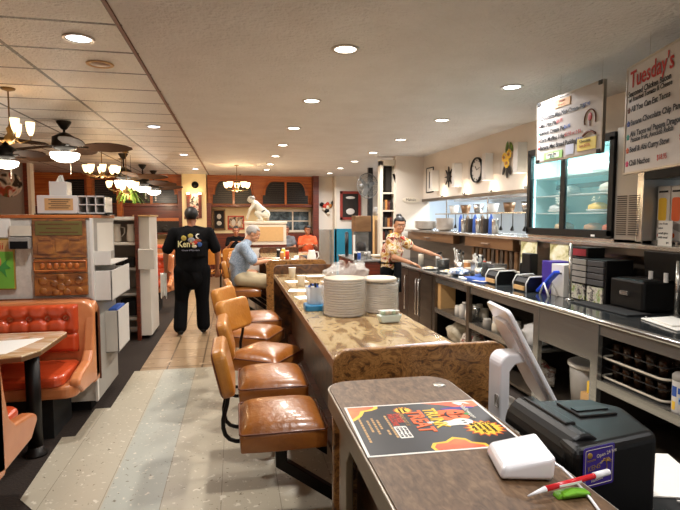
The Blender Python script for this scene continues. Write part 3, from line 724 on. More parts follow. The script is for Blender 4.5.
# white slotted box and tissue box on top of the divider
o = thing('suggestion_box', 'white slotted box with a printed card on its front, on top of the divider', 'box', (-1.36, 4.84, 1.625))
MB().box(-.28, .29, -.15, .15, 0, .012).build('tray', M_black, o)
MB().box(-.26, .05, -.14, .14, .012, .165).build('body', M_white, o, bevel=.004)
sl = MB().box(.05, .27, -.13, .14, .012, .022).box(.05, .27, -.13, .14, .155, .165).box(.05, .27, -.13, .14, .085, .092).box(.05, .27, .13, .14, .012, .165)
for x in (.05, .12, .19, .262): sl.box(x, x+.008, -.13, .14, .012, .165)
sl.build('slot_rack', M_white, o)
MB().box(-.20, .02, -.143, -.14, .04, .14).build('card', M_tan, o)
for k in range(5): MB().box(-.17+(k % 2)*.02, .0-(k % 3)*.015, -.1445, -.143, .125-k*.017, .131-k*.017).build('printed_line', M_ink, o)
o = thing('tissue_box', 'white tissue box with a tissue sticking out, on the slotted box', 'tissue box', (-1.475, 4.84, 1.790))
MB().box(-.07, .07, -.07, .07, 0, .12).build('carton', M_white, o, bevel=.004)
s = MB()
for k in range(5):
    a = k*1.25; s.prism([(-.04, .115), (.035, .115), (.01+.01*math.cos(a), .18), (-.012, .17)], -.002, .002, 'y', Matrix.Rotation(a, 4, 'Z'))
s.build('tissue', M_paper, o)

# second divider: open service shelves with a brown post
t = thing('service_shelf', 'second divider with open service shelves and a brown corner post', 'shelf unit', (0, 7.0, 0))
MB().box(-2.6, -1.28, .0, .02, 0.06, 1.62).box(-2.6, -2.58, .0, .6, .06, 1.62).build('back_panel', M_gray, t, loc=(0, .6, 0))
for z in (.30, .62, .95, 1.28, 1.60): MB().box(-2.6, -1.24, 0, .62, z-.03, z).build('shelf', M_whitem if z > 1 else M_gray, t, bevel=.003)
MB().box(-1.27, -1.225, -.03, .03, 0, 1.64).build('corner_post', M_woodd, t, bevel=.004)
MB().box(-1.27, -1.10, .03, .70, .05, 1.62).build('side_panel', M_wallwhite, t, bevel=.004)
MB().box(-1.29, -1.08, -.02, .72, 1.62, 1.64).build('top_cap', M_tan, t)
MB().box(-1.225, -1.03, -.09, -.03, .94, 1.2).build('wall_pocket', M_whitem, t, bevel=.004)
for (x, z, m, lab) in ((-1.36, 1.28, M_china, 'white water pitcher on the top shelf next to the brown post'), (-1.53, 1.28, M_china, 'white jug on the top shelf farther from the brown post')):
    o = thing('pitcher', lab, 'pitcher', (x, 7.2, z+.001), 0, 'pitchers on the service shelf')
    MB().lathe([(.045, 0), (.055, .02), (.05, .12), (.04, .19), (.05, .24), (.045, .24), (.035, .19), (.045, .03), (0, .01)], n=18).build('body', m, o, smooth=True)
    MB().tube([(.045, 0, .20), (.09, 0, .19), (.095, 0, .12), (.052, 0, .07)], .008, 6).build('handle', m, o, smooth=True)
for (x, z, m, w_, h, nm, lab) in ((-1.70, 1.28, M_wood, .05, .10, 'wooden_caddy', 'brown wooden caddy on the top service shelf'), (-1.37, .95, M_black, .06, .12, 'coffee_dispenser', 'black dispenser with a small tap on the middle service shelf'),
                      (-1.50, .95, M_blackmetal, .05, .09, 'metal_caddy', 'dark metal caddy on the middle service shelf'), (-1.40, .30, M_black, .10, .22, 'trash_bin', 'dark bin on the bottom service shelf')):
    o = thing(nm, lab, 'container', (x, 7.2, z+.001))
    MB().box(-w_, w_, -.06, .06, 0, h).build('body', m, o, bevel=.012)
    MB().box(-w_*.8, w_*.8, -.05, .05, h, h+.012).build('lid', m, o, bevel=.003)

# ---------------------------------------------------------------- service counter under the kitchen pass
t = thing('service_counter', 'long stainless steel service counter with open shelves along the kitchen pass', 'counter', (0, 0, 0))
CX0, CX1 = 2.47, 3.24
MB().box(CX0+.02, CX1, 1.15, 8.6, .86, .895).build('countertop', M_steel, t)
M_ctop = noisy('polished_counter', [(.3, '#4c5052'), (.7, '#6f7475')], 3, 3, 0, rough=.12, metal=.8)
MB().box(CX0+.03, CX1-.01, 1.16, 8.59, .895, .90).build('work_surface', M_ctop, t)
MB().cone((CX0+.022, 1.15, .878), (CX0+.022, 8.6, .878), .022, n=12).build('rolled_edge', M_steelb, t, smooth=True)
MB().box(CX0+.03, CX0+.055, 1.2, 6.16, .78, .86).build('apron', M_steel, t)
for i, y in enumerate((1.25, 3.10, 3.82, 5.12, 6.10)):
    MB().box(CX0+.02, CX0+.06, y, y+.075, 0, .86).build('upright', M_steel if i < 3 else M_steeld, t, bevel=.003)
MB().box(CX0+.025, CX0+.05, 3.175, 3.82, .575, .86).build('front_panel', M_steel, t)
for (y0, y1) in ((1.32, 3.10), (3.9, 5.12), (5.2, 6.10)):
    MB().box(CX0+.03, CX1-.02, y0, y1, .435, .455).build('shelf', M_steel, t)
    MB().box(CX0+.022, CX0+.04, y0, y1, .40, .46).build('shelf_lip', M_steel, t)
MB().box(CX0+.03, CX1-.02, 1.2, 6.1, .05, .07).build('bottom_shelf', M_steeld, t)
MB().box(CX1-.02, CX1-.005, 1.2, 8.55, .0, .86).build('back_sheet', M_dark, t)
MB().box(CX0+.06, CX1-.03, 3.155, 3.175, .07, .86).build('side_sheet', M_dark, t)
MB().box(CX0+.06, CX0+.26, 6.00, 6.10, .455, .78).build('wood_block', M_tan, t)
for y in (1.3, 4.9, 8.4): MB().cone((CX1-.08, y, 0), (CX1-.08, y, .06), .02).build('foot', M_steel, t)
o = thing('counter_fridge', 'under-counter fridge with two dark doors and tall bar handles beside the server', 'fridge', (CX0+.03, 6.2, 0))
MB().box(.02, .65, 0, 2.3, .08, .855).build('body', M_blackmetal, o, bevel=.004)
for y in (0.01, .47, .93, 1.39, 1.85):
    d = MB().box(-.01, .02, y, y+.445, .11, .84).build('door', M_steeld, o, bevel=.004)
    hy = y+.05 if y > .3 else y+.40
    MB().tube([(-.01, hy, .75), (-.045, hy, .75), (-.045, hy, .25), (-.01, hy, .25)], .010, 8).build('handle', M_steelb, d, smooth=True)
MB().box(.04, .6, .05, 2.25, 0, .08).build('plinth', M_black, o)

# glass racks with dark tumblers
def glass_rack(x, y, z, label):
    o = thing('glass_rack', label, 'glass rack', (x, y, z), 0, 'racks of dark tumblers')
    w_, l = .25, .28
    s = MB()
    for z0 in (.02,): s.tube([(p[0], p[1], z0) for p in rrect(-w_, w_, -l, l, .05, 5)], .008, 6, True)
    s.build('lower_rim', M_cream, o, smooth=True)
    MB().tube([(p[0], p[1], .09) for p in rrect(-w_, w_, -l, l, .05, 5)], .005, 6, True).build('upper_rim', M_black, o, smooth=True)
    MB().prism(rrect(-w_+.005, w_-.005, -l+.005, l-.005, .05, 5), 0, .012).build('base', M_black, o)
    return o
M_tumbler = clearmat('brown_tumbler', '#3a2210', .75, .1)
tum = None
for k, z in enumerate((.456, .592)):
    glass_rack(2.80, 2.86, z, ('lower glass rack of dark tumblers on the counter shelf', 'upper glass rack stacked on the lower one, full of dark tumblers')[k])
    for i in range(5):
        for j in range(5):
            p = (2.62+i*.09, 2.66+j*.10, z+.013)
            if tum is None:
                tum = tag(MB().lathe([(.0, .0), (.026, 0), (.036, .118), (.033, .118), (.024, .006), (0, .005)], n=14).build('tumbler', M_tumbler, None, smooth=True, loc=p), 'dark brown plastic tumbler standing in the lower glass rack', 'tumbler', 'tumblers in the lower rack')
            else:
                c = tum.copy(); C.objects.link(c); c.location = p
                if k: c['label'] = 'dark brown plastic tumbler standing in the upper glass rack'; c['group'] = 'tumblers in the upper rack'
# wipes canister
o = thing('wipes_canister', 'white and blue canister of wipes on the counter shelf by the glass racks', 'canister', (2.56, 2.47, .456))
MB().lathe([(0, 0), (.048, 0), (.050, .01), (.050, .19), (.048, .195), (0, .195)], n=28).build('body', M_white, o, smooth=True)
MB().lathe([(.050, .192), (.052, .2), (.052, .222), (.040, .235), (0, .237)], n=28).build('lid', M_gray, o, smooth=True)
def label_patch(a0, a1, z0, z1, m, nm, r=.0508):
    s = MB(); n = 14; A = []
    for k in range(n+1):
        a = a0+(a1-a0)*k/n; A.append((s.bm.verts.new((r*math.cos(a), r*math.sin(a), z0)), s.bm.verts.new((r*math.cos(a), r*math.sin(a), z1))))
    for p, q in zip(A, A[1:]): s.bm.faces.new((p[0], q[0], q[1], p[1]))
    return s.build(nm, m, o, solid=.0006)
label_patch(PI*.85, PI*1.08, .10, .16, M_inkblue, 'blue_label'); label_patch(PI*.88, PI*1.04, .02, .07, M_yellow, 'yellow_label')
label_patch(PI*1.12, PI*1.42, .12, .155, M_inkblue, 'blue_label'); label_patch(PI*1.15, PI*1.4, .06, .10, simple('light_blue_print', '#9db7d8', .5), 'pale_label')
label_patch(PI*1.17, PI*1.30, .075, .09, M_inkblue, 'lettering', .0513)
# bucket with lid under the steel panel
o = thing('bucket', 'grey bucket with a white lid on the floor shelf under the steel panel', 'bucket', (2.78, 3.52, .071))
MB().lathe([(0, 0), (.14, 0), (.165, .36), (.16, .36), (.135, .01), (0, .01)], n=32).build('body', M_gray, o, smooth=True)
MB().lathe([(.168, .345), (.178, .35), (.178, .375), (.165, .382), (.14, .372), (0, .372)], n=32).build('lid', M_white, o, smooth=True)
o = thing('carton', 'small yellow carton with dark print beside the lidded bucket', 'carton', (2.56, 3.24, .071))
MB().box(-.05, .05, -.05, .05, 0, .24).build('body', M_tan, o, bevel=.003)
MB().box(-.052, .02, -.03, .03, .07, .13).build('printed_mark', M_ink, o)
tag(Box('gable_carton', M_yellow, None, 2.53, 2.58, 3.19, 3.25, .36, .45, bevel=.004), 'small yellow box perched above the carton beside the bucket', 'box')
bpy.data.objects['gable_carton'].location.z = -.049

# items heaped on the open shelves (countable jars, cups, bags)
def jar(x, y, z, r, h, m, lab, grp, nm='jar', lid=M_white):
    o = thing(nm, lab, nm.replace('_', ' '), (x, y, z), 0, grp)
    MB().lathe([(0, 0), (r, 0), (r, h*.8), (r*.8, h*.9), (0, h*.9)], n=14).build('body', m, o, smooth=True)
    MB().lathe([(0, h), (r*.85, h), (r*.85, h*.88), (0, h*.88)][::-1], n=14).build('lid', lid, o, smooth=True)
    return o
random.seed(3)
for i in range(9):
    jar(2.56+(i % 3)*.10, 5.28+(i//3)*.14+random.uniform(-.02, .02), .456, .042, .12+.03*(i % 2), (M_white, M_steelb, M_cream)[i % 3], 'small pale lidded jar among those crowded on the shelf past the wood block', 'jars on the upper shelf past the wood block')
for i in range(8):
    jar(2.56+(i % 2)*.12, 4.25+(i//2)*.20+random.uniform(-.02, .02), .456, .045, .10+.04*(i % 2), (M_gray, M_cream, M_steelb)[i % 3], 'small lidded tub on the shelf bay behind the tablet', 'tubs on the shelf bay behind the tablet', 'tub')
def sack(x, y, z, s_, m, lab, nm='bag', seed=0):
    random.seed(seed); b = MB(); q = bmesh.ops.create_icosphere(b.bm, subdivisions=3, radius=1)
    for v in q['verts']:
        n_ = noise.noise(v.co*2.2+V((seed, 0, 0))); v.co *= 1+.35*n_; v.co = V((v.co.x*s_[0], v.co.y*s_[1], max(-.85, v.co.z)*s_[2]))
    zmin = min(v.co.z for v in b.bm.verts)
    return tag(b.build(nm, m, None, smooth=True, loc=(x, y, z-zmin)), lab, 'bag')
M_cloth_print = noisy('printed_bag', [(.35, '#b9a58c'), (.5, '#e0d8ca'), (.6, '#7d5c4c'), (.7, '#a83a3a')], 16, 3, .5, rough=.7, bump=.5)
sack(2.70, 5.75, .071, (.16, .18, .15), noisy('pale_crumpled_bag', [(.3, '#a89a80'), (.7, '#d9cfb8')], 12, 4, .6, rough=.6, bump=.8), 'pale crumpled bag on the bottom shelf near the fridge doors', seed=1)
sack(2.66, 5.32, .071, (.13, .16, .13), M_cloth_print, 'crumpled bag with red print on the bottom shelf', seed=2)
sack(2.70, 4.75, .071, (.14, .2, .13), simple('grey_bag', '#8a857c', .6, 0, .2, 15, bump=.6), 'grey crumpled bag on the bottom shelf behind the tablet', seed=3)
sack(2.68, 4.10, .456, (.12, .15, .11), simple('white_bag', '#c9c8c8', .5, 0, .1, 15, bump=.8), 'white plastic bundle on the shelf just behind the tablet top', seed=4)
sack(2.72, 4.15, .071, (.13, .18, .12), M_cloth_print, 'printed bag on the bottom shelf next to the steel panel', seed=5)

# ---------------------------------------------------------------- on the service counter
def napkin_holder(x, y, lab, s=1.0, tall=False):
    o = thing('napkin_dispenser', lab, 'dispenser', (x, y, .901), 0, None)
    MB().prism([(-.13, 0), (.13, 0), (.13, .10), (.08, .14), (-.09, .14), (-.13, .09)], -.11, .11, 'y').build('body', M_black, o, bevel=.012)
    MB().prism([(-.10, .141), (.08, .141), (.12, .115), (.12, .108)], -.09, .09, 'y').build('top_plate', M_steeld, o)
    for sy in (-.113, .113):
        MB().tube([(-.13, sy, 0), (-.135, sy, .08), (-.10, sy, .142), (.08, sy, .148), (.13, sy, .105), (.135, sy, 0)], .007, 6).build('white_frame', M_white, o, smooth=True)
    MB().box(-.145, -.12, -.085, .085, .015, .055).build('napkin', M_tan, o)
    return o
napkin_holder(2.80, 4.98, 'black napkin dispenser with white rim, farther of the two')
napkin_holder(2.80, 4.42, 'black napkin dispenser with white rim beside the blue scoop')
o = thing('speaker_column', 'tall flat black device standing behind the napkin dispensers', 'device', (2.95, 4.72, .901))
MB().box(-.05, .04, -.10, .06, 0, .34).build('body', M_black, o, bevel=.01); MB().box(-.05, .05, .06, .10, .0, .24).build('side_block', M_black, o, bevel=.02)
tag(MB().prism([(-.10, .0), (.10, 0), (.10, .02), (-.10, .02)], -.20, .20, 'y').build('paper_pad', M_inkblue, loc=(2.70, 5.30, .901)), 'blue and white paper pad lying past the napkin dispensers', 'pad')
o = thing('tea_box', 'purple and white box behind the blue scoop', 'box', (2.92, 4.18, .901))
MB().box(-.09, .10, -.02, .13, 0, .30).build('purple_side', M_purple, o, bevel=.003)
MB().box(-.09, .11, -.20, -.021, 0, .285).build('white_front', M_white, o, bevel=.003)
MB().box(-.092, -.089, -.17, -.06, .20, .215).build('printed_line', M_ink, o)
o = thing('scoop', 'bright blue plastic scoop leaning on its white stand', 'scoop', (2.78, 4.16, .901))
M_bluep = simple('bright_blue_plastic', '#2a4fd0', .3)
Ms = Matrix.Translation((0, 0, .10)) @ Matrix.Rotation(math.radians(-38), 4, 'X')
MB().box(-.03, .03, -.20, .14, -.012, .018, Ms).build('blade', M_bluep, o, bevel=.008)
for sx in (-.05, .03): MB().tube([(sx, -.12, 0), (sx, -.04, .11), (sx, .02, .0)], .009, 6).build('stand', M_white, o, smooth=True)
# steel posts holding the upper shelf
for (x, y, z1, lab) in ((2.80, 3.85, 1.38, 'round steel post rising from the counter in front of the drawer organizer'), (3.05, 3.02, 1.30, 'steel post rising from the counter beside the folded towel')):
    o = thing('steel_post', lab, 'post', (x, y, .901))
    MB().cone((0, 0, 0), (0, 0, z1-.901), .014, n=16).build('tube', M_steelb, o, smooth=True)
    MB().lathe([(.035, 0), (.035, .008), (.018, .014)], n=16).build('flange', M_steelb, o, smooth=True)
# drawer organizer with tea and photo fronts
o = thing('drawer_organizer', 'black and grey drawer organizer with food pictures on its lowest fronts', 'organizer', (2.99, 3.74, .901))
MB().box(-.11, .14, -.22, .22, 0, .36).build('body', M_black, o, bevel=.004)
for k in range(4):
    for s_ in (-1, 1):
        d = MB().box(-.122, -.10, min(s_*.01, s_*.20), max(s_*.01, s_*.20), .15+k*.052, .193+k*.052).build('drawer', M_gray if s_ > 0 else simple('smoked_plastic', '#4a4a4c', .3), o, bevel=.003)
for s_ in (-1, 1):
    MB().box(-.122, -.10, min(s_*.015, s_*.195), max(s_*.015, s_*.195), .01, .135).build('picture_front', noisy('food_photo%d' % (s_+1), [(.35, '#2c2a2a'), (.5, '#cfc6b8'), (.62, '#7d9a5a'), (.72, '#b05a3a')], 22, 3, .6, rough=.4), o)
o = thing('clock_radio', 'black device with a dark red display on top of the drawer organizer', 'device', (3.0, 3.93, 1.262))
MB().box(-.07, .10, -.12, .14, 0, .085).build('body', M_black, o, bevel=.006)
MB().box(-.073, -.069, -.10, .12, .012, .07).build('display', M_screenred, o)
o = thing('toaster', 'black toaster-like appliance beside the drawer organizer', 'appliance', (3.03, 3.32, .901))
MB().box(-.14, .14, -.17, .17, .01, .24).build('body', M_black, o, bevel=.02)
MB().box(-.08, -.02, -.13, .13, .24, .243).box(.03, .09, -.13, .13, .24, .243).build('slot', M_dark, o)
MB().box(-.16, -.14, -.04, .04, .12, .15).build('lever', M_steel, o)
tag(Box('rubber_mat', M_blackm, None, 2.72, 2.93, 3.10, 3.72, .9005, .912, bevel=.004), 'black rubber mat on the steel counter in front of the black toaster', 'mat')
o = tag(MB().prism([(2.66, 2.62), (2.90, 2.62), (2.96, 2.98), (2.74, 3.00)], .901, .912).prism([(2.70, 2.70), (2.92, 2.66), (2.94, 2.95), (2.76, 2.94)], .912, .925).build('folded_towel', M_paper, None, bevel=.005), 'white folded towel on the near end of the steel counter', 'towel')
o = thing('card_reader_tray', 'black countertop grill tray with an oval steel dish, near end of the counter', 'appliance', (3.06, 2.36, .901))
MB().box(-.18, .15, -.24, .24, .03, .14).build('body', M_black, o, bevel=.01)
for k in range(5): MB().tube([(-.15, -.2+k*.1, .14), (0, -.2+k*.1, .165), (.13, -.2+k*.1, .14)], .010, 6).build('grate', M_blackmetal, o, smooth=True)
for sx in (-.15, .12):
    for sy in (-.2, .2): MB().cone((sx, sy, 0), (sx, sy, .03), .015).build('foot', M_black, o)
MB().lathe([(0, .0), (.08, .0), (.13, .02), (.125, .022), (0, .006)], n=28).build('dish', M_steelb, o, smooth=True, loc=(-.13, .02, .002))
for k, (x, y, r) in enumerate(((2.80, 3.17, .006), (2.78, 3.02, .005), (2.83, 3.05, .006))):
    tag(MB().ell((0, 0, 0), (r*1.4, r, r*.7), 8).build('crumb', M_white, None, smooth=True, loc=(x, y, .9045)), 'tiny white scrap on the dark counter beside the folded towel', 'scrap', 'scraps on the counter')
# pots, plates and food near the server
o = thing('saucepan', 'small steel pot beside the server\'s hand', 'pot', (2.86, 6.72, .901))
MB().lathe([(0, 0), (.09, 0), (.095, .12), (.10, .125), (.088, .12), (.083, .01), (0, .01)], n=24).build('body', M_steelb, o, smooth=True)
MB().tube([(.05, .08, .11), (.08, .2, .14)], .008, 6).build('handle', M_black, o)
def plate_of_food(x, y, lab, r=.11):
    o = thing('dinner_plate', lab, 'plate', (x, y, .901), 0, 'plates in front of the server')
    MB().lathe([(0, 0), (r*.6, 0), (r, .018), (r*.98, .022), (r*.6, .007), (0, .006)], n=24).build('plate', M_china, o, smooth=True)
    MB().ell((0, 0, .02), (r*.55, r*.5, .025), 12).build('food', M_ttop, o, smooth=True); return o
plate_of_food(2.60, 6.55, 'white plate of food under the server\'s nearer hand'); plate_of_food(2.66, 6.10, 'white plate of food between the server and the blue bag', .10)
plate_of_food(2.90, 6.35, 'white plate of food behind the small pot', .10)
sack(2.68, 5.78, .901, (.11, .13, .05), noisy('blue_white_bag', [(.4, '#e6e4e2'), (.5, '#3f6fb0'), (.6, '#dfe3ea')], 9, 2, .4, rough=.4, bump=.6), 'blue and white plastic bag lying on the steel counter', seed=8)
for k, (x, y) in enumerate(((2.86, 5.62), (2.98, 5.42))):
    o = thing('cutlery_bin', ('steel bin of wrapped cutlery beside the blue and white bag', 'square steel bin behind the napkin dispensers')[k], 'bin', (x, y, .901))
    MB().prism([(-.07, 0), (.07, 0), (.085, .17), (-.085, .17)], -.08, .08, 'y').build('body', M_steel, o, bevel=.004)
    if k == 0:
        for q in range(9):
            random.seed(q); xx, yy_ = random.uniform(-.05, .05), random.uniform(-.05, .05)
            MB().cone((xx, yy_, .12), (xx*1.5, yy_*1.5, .25+random.uniform(-.02, .02)), .011, .016, 8).build('cutlery_roll', M_white, o)
for k in range(4):
    jar(3.05, 5.75+k*.13, .901, .035, .16, (M_cream, M_gray)[k % 2], ORD[k]+' condiment bottle along the wall behind the cutlery bin', 'condiment bottles', 'bottle', M_red if k == 1 else M_white)
for k, (x, y) in enumerate(((2.95, 7.1), (3.05, 7.3), (2.75, 7.3))):
    jar(x, y, .901, .04, .18, (M_china, M_gray, M_cream)[k], ('white bottle past the small pot', 'grey bottle against the wall past the small pot', 'cream bottle behind the server\'s arm')[k], None, 'bottle', M_black)
# panels between counter and pass shelf
t = thing('pass_shelf', 'steel pass-through shelf over the service counter with bronze panelling below it', 'shelf', (0, 0, 0))
MB().box(3.10, 3.72, 2.2, 9.1, 1.355, 1.39).build('shelf', M_steelb, t, bevel=.004)
for (y0, y1) in ((7.0, 9.0), (5.35, 6.6)):
    MB().box(3.13, 3.24, y0, y1, 1.22, 1.355).build('drawer_front', M_bronze, t, bevel=.004)
    MB().box(3.10, 3.135, (y0+y1)/2-.1, (y0+y1)/2+.1, 1.27, 1.285).build('handle', M_steelb, t)
MB().box(3.12, 3.24, 2.25, 5.2, 1.30, 1.355).build('lower_rail', M_steeld, t)
MB().box(3.225, 3.245, 2.3, 3.15, .92, 1.33).build('splash_sheet', M_steel, t)
for k in range(12): MB().box(3.20, 3.235, 5.25+k*.11, 5.32+k*.11, .95, 1.2).build('bronze_rib', M_bronze if k % 2 else M_steeld, t)
# tickets clipped to the shelf
for k, (y, w_, rz) in enumerate(((4.95, .30, 0), (4.42, .26, .1))):
    o = thing('order_ticket', ('yellow printed sheet hanging from the pass shelf behind the black device', 'second yellow printed sheet hanging beside the purple box')[k], 'sheet', (3.09, y, 1.36), rz)
    MB().box(-.006, 0, -w_/2, w_/2, -.27, 0).build('sheet', noisy('ticket_print%d' % k, [(.35, '#8a8040'), (.5, '#d9d0a0'), (.7, '#f0ecd8')], 9, 4, .5, rough=.6), o)
    MB().box(-.012, .004, -w_/2, w_/2, -.012, .006).build('clip_rail', M_steel, o)

# bowls stacked on the shelf, steamers and utensils in the pass
def bowl_stack(x, y, n, r, label, grp, dz=.018):
    b0 = None
    for k in range(n):
        if b0 is None: b0 = tag(MB().lathe([(0, 0), (r*.5, 0), (r, .045), (r*.97, .048), (r*.48, .006), (0, .006)], n=24).build('bowl', M_stone, None, smooth=True, loc=(x, y, 1.391)), label, 'bowl', grp)
        else: c = b0.copy(); C.objects.link(c); c.location = (x, y, 1.391+k*dz)
bowl_stack(3.30, 8.55, 7, .20, 'wide pale bowl in the stack on the shelf by the server\'s head', 'wide bowls at the shelf end')
bowl_stack(3.32, 7.75, 9, .15, 'smaller pale bowl in the second stack on the pass shelf', 'smaller bowls on the shelf', .02)
for k in range(10):
    y = 6.35+k*.12
    o = tag(MB().lathe([(0, 0), (.035, 0), (.03, .2), (.012, .25), (.0, .27)] if k % 2 else [(0, 0), (.045, 0), (.05, .18), (.045, .2), (0, .2)], n=14).build('kitchen_bottle', (M_steelb, M_inkblue, M_dark, M_steeld)[k % 4], None, smooth=True, loc=(3.45, y, 1.391)),
            ORD[k]+' upright bottle or canister in the kitchen pass, counted from the fridge', 'bottle', 'bottles in the kitchen pass')
o = thing('heat_rack', 'raised steel rack with hanging ladles and heat lamps in the kitchen pass', 'rack', (3.68, 7.2, 0))
MB().box(-.10, .12, -1.5, 1.6, 1.66, 1.68).build('rack_shelf', M_steelb, o)
for y in (-1.5, 0, 1.55): MB().cone((.1, y, 1.39), (.1, y, 1.92), .012).build('rack_post', M_steelb, o)
for k in range(9): MB().tube([(-.06, -1.3+k*.3, 1.68), (-.06, -1.3+k*.3, 1.50), (-.05, -1.27+k*.3, 1.44)], [.006, .006, .028], 8).build('ladle', M_blackmetal, o, smooth=True)
for k in range(6):
    c = tag(MB().lathe([(0, 0), (.06, 0), (.085, .13), (.08, .13), (.055, .01), (0, .01)], n=18).build('steel_container', (M_steelb, M_bronze, M_whitem)[k % 3], None, smooth=True, loc=(3.68, 5.95+k*.45, 1.681)),
            ORD[k]+' container on the raised kitchen rack, counted from the fridge', 'container', 'containers on the kitchen rack')
tag(Box('kitchen_range', M_steelb, None, 4.6, 5.3, 2.0, 10.5, 0, 1.0, bevel=.01), 'steel kitchen range seen through the pass', 'range')
tag(Box('kitchen_hood', M_steelb, None, 4.7, 5.5, 3.0, 10.5, 1.95, 2.4, bevel=.01), 'bright steel extractor hood seen through the pass', 'hood')
for k in range(7):
    tag(MB().lathe([(0, 0), (.12, 0), (.13, .16+.03*(k % 3)), (.125, .16), (.11, .01), (0, .01)], n=20).build('stock_pot', (M_steelb, M_blackmetal, M_steel)[k % 3], None, smooth=True, loc=(4.85, 5.5+k*.6, 1.001)),
        ORD[k]+' pot standing on the kitchen range, counted from the fridge', 'pot', 'pots on the range')

# ---------------------------------------------------------------- glass-door pie fridge
M_silver = simple('silver_sheet', '#a8a299', .35, .35, .04, 8)
t = thing('display_fridge', 'steel countertop display fridge with black framed sliding glass doors, lit inside', 'display fridge', (3.15, 0, 1.391))
Y0, Y1, ZB, ZT = 3.78, 5.08, .05, .90
MB().box(.02, .345, Y0, Y1, ZB-.02, ZB).build('floor_pan', M_fridgein, t); MB().box(.02, .345, Y0, Y1, ZT-.01, ZT+.03).build('roof_pan', M_steel, t)
MB().box(.325, .345, Y0, Y1, ZB, ZT).build('back_panel', M_fridgein, t)
MB().box(.02, .345, Y1-.02, Y1, ZB, ZT).build('far_side', M_fridgein, t)
MB().box(0, .345, 3.47, Y0, -.0, ZT+.06).build('motor_compartment', M_silver, t, bevel=.004)
MB().box(-.006, 0, 3.47, 3.53, .02, ZT+.04).build('side_strip', M_steelb, t)
MB().box(0, .345, 3.47, Y1, .0, .03).build('base', M_steelb, t)
s = MB()
for z0 in (ZB-.015, ZT-.035): s.box(-.025, .02, Y0, Y1, z0, z0+.07)
for y0 in (Y0, Y1-.06): s.box(-.025, .02, y0, y0+.06, ZB, ZT)
s.build('black_frame', M_black, t, bevel=.004)
MB().box(-.03, .0, 4.42, 4.49, ZB+.05, ZT-.03).build('door_stile', M_black, t)
MB().box(-.012, -.008, Y0+.05, 4.43, ZB+.05, ZT-.03).box(-.002, .002, 4.47, Y1-.05, ZB+.05, ZT-.03).build('glass_door', M_tealglass, t)
for z in (.25, .43, .62): MB().box(.04, .32, Y0+.02, Y1-.02, z, z+.008).build('wire_shelf', M_whitem, t)
for y in (3.815, 5.04): MB().cone((.05, y, ZB+.03), (.05, y, ZT-.03), .008).build('light_tube', M_whitelit, t)
area_lamp('fridge_lamp', (3.28, 4.4, 1.391+ZT-.04), .12, 22, (.62, .98, 1), size_y=1.1)
v = MB()
for k in range(19): v.box(-.008, -.002, 3.64, 3.745, .07+k*.0175, .077+k*.0175).box(-.010, -.002, 3.50, 3.61, .07+k*.0175, .077+k*.0175)
v.build('vent_grille', M_dark, t)
MB().box(-.028, -.024, 3.98, 4.03, ZB-.006, ZB+.012).build('badge', M_white, t)
for k, (y, z, m, lab) in enumerate(((4.80, .26, M_white, 'white cake on the lower fridge shelf'), (4.62, .44, M_white, 'white cake behind the farther glass door'), (4.20, .26, M_yellow, 'yellow pie on the lower fridge shelf'),
                                (4.05, .44, M_cream, 'cream pie on the middle fridge shelf'), (4.25, .07, M_brown, 'brown pie on the fridge floor'), (4.7, .07, M_tan, 'tan pie on the fridge floor behind the farther door'), (4.0, .07, M_inkorange, 'orange pie on the fridge floor nearest the vents'), (4.6, .63, M_cream, 'cream cake on the top fridge shelf'), (4.15, .63, M_white, 'white cake on the top fridge shelf'))):
    o = thing('pie', lab, 'pie', (3.33, y, 1.391+z+.009), 0, 'pies in the display fridge')
    MB().lathe([(0, 0), (.09, 0), (.115, .02), (.105, .022), (0, .012)], n=22).build('dish', M_whitem, o, smooth=True)
    MB().lathe([(0, .014), (.095, .014), (.09, .06), (.04, .085), (0, .09)], n=22).build('filling', m, o, smooth=True)

# juice cartons on their rack, with the handwritten card and black dispenser below
o = thing('beverage_rack', 'grey steel rack and black dispenser block carrying the juice boxes', 'rack', (3.25, 0, 0.0))
MB().box(-.03, .24, 2.25, 3.45, 1.392, 1.425).build('deck', M_steel, o, bevel=.003)
for k in range(18): MB().box(-.036, -.028, 2.33+k*.06, 2.36+k*.06, 1.40, 1.418).build('deck_slot', M_dark, o) if k < 18 else None
MB().box(-.05, .24, 2.25, 3.45, 1.90, 2.05).build('upper_cabinet', M_steel, o)
MB().box(-.12, -.05, 2.25, 3.45, 1.90, 1.97).build('black_strip', M_black, o)  # black strip along the lower front of the upper cabinet
MB().prism([(-.19, 1.35), (-.155, 1.35), (-.155, 1.15), (-.17, 1.15)], 2.25, 3.35, 'y').build('drip_guard', M_black, o, bevel=.006)
for y in (3.28, 3.14, 3.0): MB().cone((-.18, y, 1.20), (-.18, y, 1.13), .016).build('nozzle', M_white, o)
for k, (y, m) in enumerate(((3.39, M_yellow), (3.265, M_orange), (3.14, M_yellow), (3.015, M_orange))):
    o = thing('juice_box', ('white juice box with a yellow glass printed on it', 'white juice box with an orange glass printed on it', 'white juice box partly hidden by the frame edge', 'last white juice box along the rack')[k], 'juice box', (3.34, y, 1.426), 0, 'juice boxes')
    MB().box(-.08, .10, -.058, .058, 0, .42).build('carton', M_white, o, bevel=.003)
    MB().prism(rrect(-.03, .045, .15, .33, .02, 3), -.083, -.079, 'x').build('printed_glass', m, o)
    MB().box(-.083, -.079, -.04, .045, .37, .385).build('printed_name', M_ink, o)
    MB().prism([(-.055, .06), (-.055, .12), (.055, .16), (.055, .10)], -.0825, -.0795, 'x').build('printed_band', M_gray, o)
    MB().ell((-.08, .03, .04), (.004, .02, .02), 8).build('printed_fruit', M_red if k % 2 == 0 else m, o)
